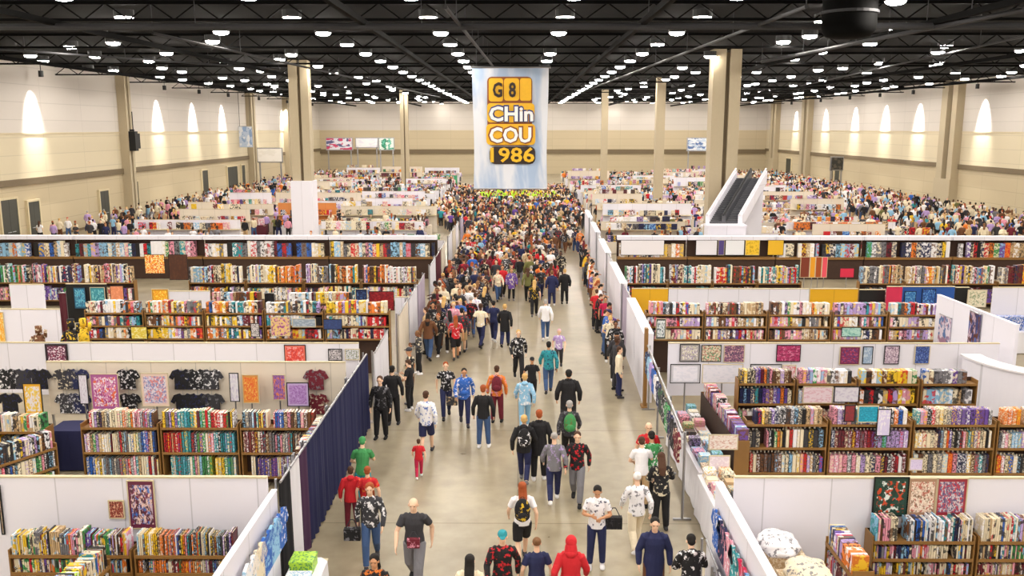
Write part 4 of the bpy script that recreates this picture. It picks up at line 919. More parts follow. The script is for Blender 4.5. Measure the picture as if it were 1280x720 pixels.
# wall-mounted things
xw = at_X(166, 175, XL + .9); r = empty('wall_speaker', (XL + 1.0, xw[0], xw[1])); tag(r, 'dark speaker cluster on the left wall pilaster', 'speaker')
m = MB(); m.box(-.5, .4, -.6, .0, -1.0, .8); m.box(-.4, .3, .1, .7, -.8, .6); link('cabinet', m.mesh('cab', M['black']), r); m = MB(); m.tube((-.8, 0, .9), (.1, 0, .9), .08); m.tube((0, 0, .6), (0, 0, 2.6), .05); link('bracket', m.mesh('br', M['pipe']), r)
def hang_sign(px0, py0, px1, py1, Y, c, cols, label, wires=True):
    x0, z1 = at_Y(px0, py0, Y); x1, z0 = at_Y(px1, py1, Y); PN[0] += 1; w = x1 - x0
    r = empty('hanging_banner', ((x0 + x1) / 2, Y, z0)); tag(r, label, 'banner'); m = MB(); m.box(-w / 2, w / 2, -.03, .03, 0, z1 - z0); link('banner_sheet', m.mesh('sheet', art_mat(c, cols, PN[0], 2.5)), r)
    m = MB(); m.tube((-w / 2, 0, z1 - z0), (w / 2, 0, z1 - z0), .05); link('rail', m.mesh('rl', M['metal']), r)
    m = MB(); m.tube((-w * .4, 0, z1 - z0), (-w * .4, 0, ZC - z0), .03, 5); m.tube((w * .4, 0, z1 - z0), (w * .4, 0, ZC - z0), .03, 5); link('suspension_wires', m.mesh('wr', M['pipe']), r)
hang_sign(298, 158, 316, 184, 118, 'b8c8e0', ['8aa4cc', 'e0e4ec'], 'pale blue hanging banner near the left wall')
def far_screen(px0, py0, px1, py1, Y, c, cols, label):
    x0, z1 = at_Y(px0, py0, Y); x1, z0 = at_Y(px1, py1, Y); w = x1 - x0; PN[0] += 1
    r = empty('backlit_sign', ((x0 + x1) / 2, Y, z0)); tag(r, label, 'sign')
    m = MB(); m.box(-w / 2, w / 2, -.1, .1, 0, z1 - z0); link('face', m.mesh('face', art_mat(c, cols, PN[0], 3)), r)
    m = MB(); m.box(-w / 2 - .15, w / 2 + .15, .1, .3, -.15, z1 - z0 + .15)
    for s in (-1, 1): m.box(s * w * .45 - .1, s * w * .45 + .1, .1, .3, -z0, 0)
    link('frame', m.mesh('fr', M['metal']), r)
far_screen(408, 173, 440, 187, 153, 'e4e4f0', ['5a5a88', 'c83a68'], 'white sign with dark and pink marks under the far wall'); far_screen(445, 173, 472, 184, 153, 'eeeef2', ['e0e0ec'], 'blank white sign under the far wall, beside the one with pink marks')
far_screen(474, 173, 492, 187, 153, 'e4ece8', ['2a8a6a', '60b8a0'], 'white and green sign under the far wall'); far_screen(860, 173, 887, 188, 153, 'c4d4e8', ['5a78b0', 'e8ecf4'], 'pale blue sign under the far wall behind the right columns')
far_screen(322, 186, 352, 202, 118, 'f0ece6', ['e8e4dc'], 'blank cream screen near the left wall corner')
far_screen(1040, 197, 1053, 212, 120, '2a2a28', ['504a40'], 'small black framed display standing by the right wall')

# ------------------------------------------------------------------ far booths
def near_aisle(x, Y): return -9.3 < x < 6.6
XA = lambda Y: (-4.8 if Y < 60 else -9.3 + (Y < 75) * 2.6)
XB = lambda Y: 5.8 if Y < 70 else 6.9
row = 0; Yf = 56.5
FARM = [M['wboard'], M['cboard'], M['wboard'], M['cboard'], M['wboard']]
tint = [panel_mat('tinted_board_%d' % i, c, 1.5) for i, c in enumerate(['c8433c', '3a8a78', 'e0b8b0', '5a6ab0', 'd88a4a', '40a070', 'c8b8d8'])]
crowdspots = []
while Yf < 146:
    for s, nm in ((-1, 'left'), (1, 'right')):
        lim = min(27.5 if s < 0 else 30, 640 / F * Yf * 1.02 + 3); x = abs(XA(Yf)) if s < 0 else XB(Yf); k = 0
        while x < lim - 2:
            w = min(R.uniform(4.5, 8.5), lim - x); a, b = sorted((s * x, s * (x + w - .4)))
            skip = (s > 0 and 10.5 < x + w and x < 16 and Yf < 60) or (s < 0 and Yf < 69 and a < -15 < b + 1.5)
            skip = skip or any(a - 1.2 < cx_ < b + 1.2 and Yf - 4.2 < cy_ < Yf + .8 for cx_, cy_ in COLS)
            if not skip:
                mt = R.choice(FARM) if R.random() < .9 or row < 3 else R.choice(tint)
                tall = R.random() < .24; h = R.uniform(2.0, 2.6) if tall else R.uniform(.95, 1.45)
                brd = board(a, b, Yf, .05, h, mt, 'booth wall %s of the aisle, %s across in the %s far row' % (nm, ORD[k], ORD[row]), legs=False, group='booth walls of the far rows')
                table((a + b) / 2, Yf - 1.5, (b - a) * .92, .8, .8, 'clothed table %s of the aisle, %s across in the %s far row' % (nm, ORD[k], ORD[row]), 0, R.choice(['white', 'white', 'cream', 'cream', 'lilac', 'white']) if R.random() < .9 else R.choice(['maroon', 'navy', 'black']))
                tn = R.choice([None, ['white', 'pink', 'cream'], ['red', 'orange', 'tan'], ['teal', 'white', 'grey'], ['cream', 'maroon'], ['lilac', 'navy', 'white']])
                fill(((a + b) / 2, Yf - 1.5), 0, (b - a) * .9, .81, R.uniform(.35, .75), .5, 'boxed_figure', None, '', (.16, .38), .85, tn)
                if tall: m = MB(); m.box(-(b - a) / 2, (b - a) / 2, -.42, -.01, 1.46, 1.5); link('shelf', m.mesh('ledge', M['frame']), brd)
                if tall: fill(((a + b) / 2, Yf - .25), 0, (b - a) * .9, 1.5, R.uniform(.5, .75), .2, 'boxed_figure', None, '', (.2, .45), .8, tn)
                if R.random() < (.6 if tall else 1): fill(((a + b) / 2, Yf + .03), 0, (b - a) * .96, h + .03, R.uniform(.25, .6), .15, 'boxed_figure', None, '', (.2, .5), .6, tn)
                for q in range(int((b - a) * 1.5)): crowdspots.append((R.uniform(a, b), Yf - 3.1 + R.uniform(-.9, .9))); 
                for q in range(int((b - a) * .8)): crowdspots.append((R.uniform(a, b), Yf - .7))
            x += w; k += 1
    Yf += 5.2; row += 1
# shelves for the 1.5 m goods are the booths' hanging ledges
led = None

for nm, mb in (('graphic_novel', stock_book), ('boxed_figure', stock_box)):
    o = link(nm, mb.mesh(nm + '_stock', M['stock'])); tag(o, 'countless smaller %s filling the shelves and tables of the far booths' % ('books and comics' if nm == 'graphic_novel' else 'boxed goods'), 'books' if nm == 'graphic_novel' else 'boxes', 'shop stock', 'stuff')
# ------------------------------------------------------------------ people
import bmesh
def chain(bm, pts, rad, n=12, xref=Vector((1, 0, 0)), c0=.6, c1=.6):
    """smooth limb: an elliptical section along the points, radii (sideways, front-back), rounded ends"""
    pts = [Vector(p) for p in pts]; rad = [(r, r) if not isinstance(r, tuple) else r for r in rad]
    # subdivide for smoothness
    P = []; Q = []
    for i in range(len(pts) - 1):
        for k in range(3):
            u = k / 3; P.append(pts[i].lerp(pts[i + 1], u)); Q.append(tuple(rad[i][j] * (1 - u) + rad[i + 1][j] * u for j in (0, 1)))
    P.append(pts[-1]); Q.append(rad[-1])
    t0 = (P[1] - P[0]).normalized(); t1 = (P[-1] - P[-2]).normalized()
    f0, f1 = (.55 if c0 > .3 else .93), (.55 if c1 > .3 else .9)
    P = [P[0] - t0 * Q[0][1] * c0] + P + [P[-1] + t1 * Q[-1][1] * c1]; Q = [(Q[0][0] * f0, Q[0][1] * f0)] + Q + [(Q[-1][0] * f1, Q[-1][1] * f1)]
    rings = []
    for i, p in enumerate(P):
        t = (P[min(i + 1, len(P) - 1)] - P[max(i - 1, 0)]).normalized(); x = xref - t * t.dot(xref)
        if x.length < .1: x = Vector((0, 1, 0)) - t * t.y
        x.normalize(); y = t.cross(x)
        rings.append([bm.verts.new(p + x * (Q[i][0] * math.cos(2 * PI * k / n)) + y * (Q[i][1] * math.sin(2 * PI * k / n))) for k in range(n)])
    for a, b in zip(rings, rings[1:]):
        for k in range(n): j = (k + 1) % n; bm.faces.new((a[k], a[j], b[j], b[k]))
    bm.faces.new(rings[0][::-1]); bm.faces.new(rings[-1])
def ball(bm, c, r, rot=None):
    mt = Matrix.Translation(c) @ (rot or Matrix()) @ Matrix.Diagonal((*r, 1)); bmesh.ops.create_uvsphere(bm, u_segments=16, v_segments=12, radius=1, matrix=mt)
def remesh(bm, vox, mat, name, dec=None):
    me = bpy.data.meshes.new('tmp'); bm.to_mesh(me); bm.free(); o = bpy.data.objects.new('tmp', me); TSC.collection.objects.link(o)
    md = o.modifiers.new('r', 'REMESH'); md.mode = 'VOXEL'; md.voxel_size = vox; md.use_smooth_shade = True
    sm = o.modifiers.new('s', 'SMOOTH'); sm.iterations = 2; sm.factor = .4
    if dec: d = o.modifiers.new('d', 'DECIMATE'); d.ratio = dec
    dg = tdg(); out = bpy.data.meshes.new_from_object(o.evaluated_get(dg)); bpy.data.objects.remove(o); bpy.data.meshes.remove(me)
    out.name = name; out.materials.clear(); out.materials.append(mat); out.polygons.foreach_set('use_smooth', [True] * len(out.polygons)); return out
def pose(nm):
    """joint positions; the person faces +y"""
    J = {}
    lean = {'walk': .03, 'walk2': .03, 'stand': 0, 'phone': 0, 'browse': .16}[nm]
    def T(x, y, z): return Vector((x, y + max(0, z - .92) * lean, z))
    J['hip'] = {s: T(.092 * s, 0, .88) for s in (-1, 1)}
    if nm in ('walk', 'walk2'):
        f = 1 if nm == 'walk' else -1
        J['knee'] = {f: Vector((.095 * f, .21, .49)), -f: Vector((-.095 * f, -.03, .48))}
        J['ank'] = {f: Vector((.09 * f, .30, .10)), -f: Vector((-.09 * f, -.30, .17))}
        J['pitch'] = {f: .1, -f: -.5}
        J['elb'] = {f: T(.27 * f, -.13, 1.13), -f: T(-.27 * f, .08, 1.12)}
        J['wri'] = {f: T(.27 * f, -.10, .88), -f: T(-.25 * f, .27, .93)}
    else:
        for_ = {'stand': .0, 'phone': .02, 'browse': .02}[nm]
        J['knee'] = {-1: Vector((-.11, .02, .49)), 1: Vector((.11, .03, .49))}; J['ank'] = {-1: Vector((-.12, -.03, .09)), 1: Vector((.13, .03, .09))}; J['pitch'] = {-1: 0, 1: 0}
        if nm == 'stand': J['elb'] = {s: T(.27 * s, -.03, 1.12) for s in (-1, 1)}; J['wri'] = {-1: T(-.28, .06, .88), 1: T(.27, .04, .87)}
        elif nm == 'phone': J['elb'] = {s: T(.26 * s, .02, 1.12) for s in (-1, 1)}; J['wri'] = {-1: T(-.08, .27, 1.16), 1: T(.10, .27, 1.2)}
        else: J['elb'] = {-1: T(-.27, .1, 1.13), 1: T(.26, .14, 1.15)}; J['wri'] = {-1: T(-.16, .34, 1.02), 1: T(.17, .40, 1.08)}
    J['sho'] = {s: T(.168 * s, 0, 1.385) for s in (-1, 1)}
    J['T'] = T; J['head'] = T(0, .015, 1.62) + (Vector((0, .03, -.02)) if nm in ('phone', 'browse') else Vector()); J['nod'] = {'phone': -.4, 'browse': -.45}.get(nm, -.06)
    return J
def foot(bm, J, s, g):
    a = J['ank'][s]; p = J['pitch'][s]; d = Vector((.03 * s, math.cos(p), math.sin(p))); b = Vector((0, 0, -.055)) if p > -.2 else Vector((0, .02, -.05))
    chain(bm, [a + b + d * -.05, a + b + d * .06 , a + b + d * .15], [(.034 + g, .034 + g), (.042 + g, .032 + g), (.036 + g, .022 + g)], 10)
def hand(bm, w, e, s, fine):
    d = (w - e).normalized(); d2 = (d + Vector((0, .25, -.1))).normalized(); side = Vector((1, 0, 0)) - d2 * d2.x
    side = d2.cross(Vector((s, 0, 0))).normalized()    # across the palm (front-back when the arm hangs)
    palm = Vector((-s, 0, 0))
    chain(bm, [w, w + d2 * .045, w + d2 * .085], [(.022, .028), (.017, .04), (.014, .038)], 8, Vector((1, 0, 0)))
    if not fine: chain(bm, [w + d2 * .08, w + d2 * .14 + palm * .015], [(.013, .032), (.012, .025)], 8); return
    for k, (off, L) in enumerate(((-.030, .062), (-.010, .075), (.011, .070), (.030, .055))):
        b = w + d2 * .082 + side * off; m1 = b + d2 * L * .5 + palm * .006; e1 = m1 + d2 * L * .42 + palm * .022
        chain(bm, [b - d2 * .01, m1, e1], [.0095, .009, .0078], 6)
    b = w + d2 * .03 - side * .03; chain(bm, [b, b + d2 * .03 - side * .028, b + d2 * .062 - side * .032 + palm * .01], [.012, .011, .009], 6)
def rotx(a): return Matrix.Rotation(a, 4, 'X')
PCACHE = {}
def pmesh(part, ps, lod, mat):
    key = (part, ps, lod, mat)
    if key in PCACHE: return PCACHE[key]
    J = pose(ps); T = J['T']; bm = bmesh.new(); fine = lod == 0
    vox = {0: .0095, 1: .02, 2: .04}[lod]; dec = None if lod < 2 else .22
    hd = J['head']; Rn = rotx(J['nod']); hp = lambda x, y, z: hd + (Rn @ Vector((x, y, z)))
    if part == 'body':
        chain(bm, [T(0, 0, .88), T(0, 0, .96), T(0, 0, 1.1), T(0, 0, 1.28), T(0, -.005, 1.40), T(0, -.005, 1.46)], [(.15, .105), (.155, .105), (.13, .09), (.152, .105), (.135, .085), (.065, .06)])
        chain(bm, [T(0, -.01, 1.44), hp(0, -.01, -.10), hp(0, 0, -.04)], [(.06, .06), (.052, .055), (.052, .055)])
        ball(bm, hp(0, -.008, .025), (.075, .092, .092), Rn); ball(bm, hp(0, .022, -.045), (.056, .062, .065), Rn); ball(bm, hp(0, .035, -.09), (.03, .035, .025), Rn)
        chain(bm, [hp(0, .078, .01), hp(0, .098, -.03)], [(.009, .010), (.014, .014)], 8); ball(bm, hp(0, .078, .03), (.05, .014, .011), Rn)
        ball(bm, hp(0, .078, -.062), (.024, .014, .011), Rn)
        for s in (-1, 1): ball(bm, hp(.078 * s, -.005, -.01), (.012, .02, .032), Rn)
        for s in (-1, 1):
            chain(bm, [J['sho'][s] * 1.0 + Vector((-.04 * s, 0, 0)), J['sho'][s], J['sho'][s].lerp(J['elb'][s], .45), J['elb'][s], J['elb'][s].lerp(J['wri'][s], .35), J['wri'][s]], [.055, .053, .047, .038, .038, .025])
            hand(bm, J['wri'][s], J['elb'][s], s, fine)
            k, h, a = J['knee'][s], J['hip'][s], J['ank'][s]
            chain(bm, [h, h.lerp(k, .4), k, k.lerp(a, .35) + Vector((0, -.015, 0)), a], [.085, .075, .052, .054, .036]); foot(bm, J, s, -.006)
    elif part in ('tee', 'long', 'hoodie', 'coat'):
        g = {'tee': .02, 'long': .026, 'hoodie': .036, 'coat': .042}[part]; hem = {'tee': .86, 'long': .84, 'hoodie': .82, 'coat': .66}[part]
        chain(bm, [T(0, 0, hem), T(0, 0, .96), T(0, 0, 1.1), T(0, 0, 1.28), T(0, -.005, 1.385), T(0, -.005, 1.46)], [(.152 + g, .106 + g), (.148 + g, .10 + g), (.128 + g, .09 + g), (.147 + g, .102 + g), (.132 + g, .085 + g), (.07, .065)], 16, c0=.08)
        for s in (-1, 1):
            S_, E_, W_ = J['sho'][s], J['elb'][s], J['wri'][s]
            if part == 'tee': chain(bm, [S_ + Vector((-.05 * s, 0, 0)), S_, S_.lerp(E_, .62)], [.07, .066, .066], c1=.1)
            else: chain(bm, [S_ + Vector((-.05 * s, 0, 0)), S_, S_.lerp(E_, .5), E_, E_.lerp(W_, .5), W_.lerp(E_, .06)], [.062 + g * .5, .058 + g * .5, .05 + g * .6, .046 + g * .5, .042 + g * .4, .036 + g * .3])
        if part == 'hoodie': ball(bm, T(0, -.10, 1.47), (.10, .07, .07)); ball(bm, T(0, .14, 1.02), (.11, .03, .06))
        if part == 'coat': chain(bm, [T(-.07, .0, 1.46), T(0, -.075, 1.49), T(.07, 0, 1.46)], [.03, .035, .03])
    elif part in ('trousers', 'jeans', 'shorts'):
        g = {'trousers': .024, 'jeans': .016, 'shorts': .034}[part]
        chain(bm, [T(0, 0, .84), T(0, 0, .92), T(0, 0, .99)], [(.155, .11), (.162, .112), (.148, .102)], 16)
        for s in (-1, 1):
            h, k, a = J['hip'][s], J['knee'][s], J['ank'][s]
            if part == 'shorts': chain(bm, [h, h.lerp(k, .4), h.lerp(k, .88)], [.09 + g * .5, .085 + g * .7, .08 + g * .6], c1=.1)
            else: chain(bm, [h, h.lerp(k, .4), k, k.lerp(a, .4) + Vector((0, -.01, 0)), a.lerp(k, .06)], [.092 + g * .4, .082 + g * .6, .06 + g, .055 + g, .042 + g], c1=.1)
    elif part in ('shoe_l', 'shoe_r'):
        s = -1 if part == 'shoe_l' else 1; foot(bm, J, s, .011); a = J['ank'][s]; chain(bm, [a + Vector((0, 0, -.03)), a + Vector((0, 0, .005))], [.045, .044], 10)
    elif part == 'short_hair':
        ball(bm, hp(0, -.022, .045), (.084, .092, .085), Rn); ball(bm, hp(0, -.055, -.01), (.072, .055, .07), Rn)
    elif part == 'long_hair':
        ball(bm, hp(0, -.022, .042), (.088, .096, .088), Rn); chain(bm, [hp(0, -.05, .03), hp(0, -.075, -.08), T(0, -.125, 1.44), T(0, -.155, 1.30)], [(.085, .055), (.088, .045), (.09, .035), (.06, .02)])
    elif part == 'bun_hair':
        ball(bm, hp(0, -.022, .042), (.084, .092, .086), Rn); ball(bm, hp(0, -.10, .08), (.04, .04, .04), Rn)
    elif part == 'cap':
        ball(bm, hp(0, -.008, .055), (.086, .10, .075), Rn); chain(bm, [hp(0, .06, .05), hp(0, .15, .038)], [(.06, .014), (.045, .008)], 10)
    elif part == 'hood':
        ball(bm, hp(0, -.03, .03), (.10, .105, .115), Rn); chain(bm, [hp(0, -.05, -.03), T(0, -.07, 1.46)], [(.10, .09), (.12, .09)])
    elif part == 'eyes':
        bm.free(); bm = bmesh.new()
        for s in (-1, 1): bmesh.ops.create_uvsphere(bm, u_segments=8, v_segments=6, radius=.009, matrix=Matrix.Translation(hp(.03 * s, .079, .008)))
        me = bpy.data.meshes.new('eyes'); bm.to_mesh(me); bm.free(); me.materials.append(M['eye']); PCACHE[key] = me; return me
    if lod == 2 and part in ('short_hair', 'long_hair', 'bun_hair', 'cap', 'hood'): vox = .03
    me = remesh(bm, vox, M[mat] if mat in M else M['plain'], part, dec); PCACHE[key] = me; return me
SKIN = {'pale': 'e8bfa0', 'tan': 'c58f68', 'brown': '8a5a3c', 'dark': '5a3826'}
HAIR = {'black': '17120f', 'brown': '4a2e1c', 'ginger': '9a4a20', 'blond': 'd0a868', 'grey': 'a8a4a0', 'light brown': '7a5434', 'green': '3f8f52', 'pink': 'e0b0c8', 'red': 'c8202a', 'white': 'e8e6e2'}
NP = 0; PPOS = []
def person(x, y, h, rz, ps, top, tc, acc, leg, lc, hair, hc, skin, label, shoe='charcoal', lod=None, wide=1.0):
    global NP
    NP += 1
    if lod is None: lod = 0 if y < 36 else 1
    r = empty('person', (x, y, 0), rz); k = h / 1.74; r.scale = (k * wide, k * wide, k); tag(r, label, 'person', 'people in the aisle')
    mt = 'cloth' if acc else 'plain'
    o = link('body', pmesh('body', ps, lod, 'skin'), r); o.color = (*hx(SKIN[skin]), 1)
    o = link({'tee': 't_shirt', 'long': 'long_sleeved_top', 'hoodie': 'hooded_top', 'coat': 'coat'}[top], pmesh(top, ps, lod, mt), r); o.color = c4(tc); o['accent'] = COL[acc] if acc else COL[tc]
    o = link({'trousers': 'trousers', 'jeans': 'jeans', 'shorts': 'shorts'}[leg], pmesh(leg, ps, lod, 'plain'), r); o.color = c4(lc)
    if hair != 'bald':
        o = link({'short': 'hair', 'long': 'hair', 'bun': 'hair', 'cap': 'cap', 'hood': 'hood'}[hair], pmesh({'short': 'short_hair', 'long': 'long_hair', 'bun': 'bun_hair'}.get(hair, hair), ps, lod, 'plain'), r); o.color = (*(hx(HAIR[hc]) if hc in HAIR and hair in ('short', 'long', 'bun') else COL[hc]), 1)
    if y < 45:
        for q in ('shoe_l', 'shoe_r'): o = link('shoe', pmesh(q, ps, lod, 'plain'), r); o.color = c4(shoe)
    if lod == 0: link('eyes', pmesh('eyes', ps, lod, 'eye'), r)
    PPOS.append((x, y)); return r
BPM = {}
def backpack(x, y, rz, c, a, label, z=1.02, k=1.0, off=-.285):
    """worn against the back of someone facing rz"""
    if not BPM:
        for nm, f in (('main_pack', lambda bm: (ball(bm, (0, 0, .24), (.155, .10, .235)), ball(bm, (0, 0, .12), (.15, .095, .12)))), ('pocket', lambda bm: ball(bm, (0, -.095, .13), (.11, .05, .10)))):
            bm = bmesh.new(); f(bm); BPM[nm] = remesh(bm, .012, M['cloth'], nm)
        bm = bmesh.new(); chain(bm, [(-.05, .02, .47), (0, 0, .51), (.05, .02, .47)], [.008, .008, .008], 6); BPM['handle'] = remesh(bm, .006, M['plain'], 'handle')
    r = empty('backpack', (x - off * math.sin(rz) * k, y + off * math.cos(rz) * k, z * k), rz); r.scale = (k, k, k); tag(r, label, 'backpack')
    for nm in BPM: o = link(nm, BPM[nm], r); o.color = c4(c); o['accent'] = COL[a]
def handbag(x, y, z, c, a, label, kind='handbag'):
    m = MB(); m.box(-.16, .16, -.06, .06, 0, .24); m.box(-.15, .15, -.07, .07, .02, .2); r = empty(kind, (x, y, z)); tag(r, label, 'bag'); r.scale = (.72, .72, .72) if kind == 'waist_pouch' else (1, 1, 1)
    o = link('pouch', m.mesh('pouch', M['cloth']), r); o.color = c4(c); o['accent'] = COL[a]
    m = MB(); m.tube((-.12, 0, .24), (-.03, 0, .42), .01, 6); m.tube((.12, 0, .24), (.03, 0, .42), .01, 6); m.tube((-.03, 0, .42), (.03, 0, .42), .01, 6); o = link('strap', m.mesh('strap', M['plain']), r); o.color = c4('charcoal')
A, TW = 0.0, PI
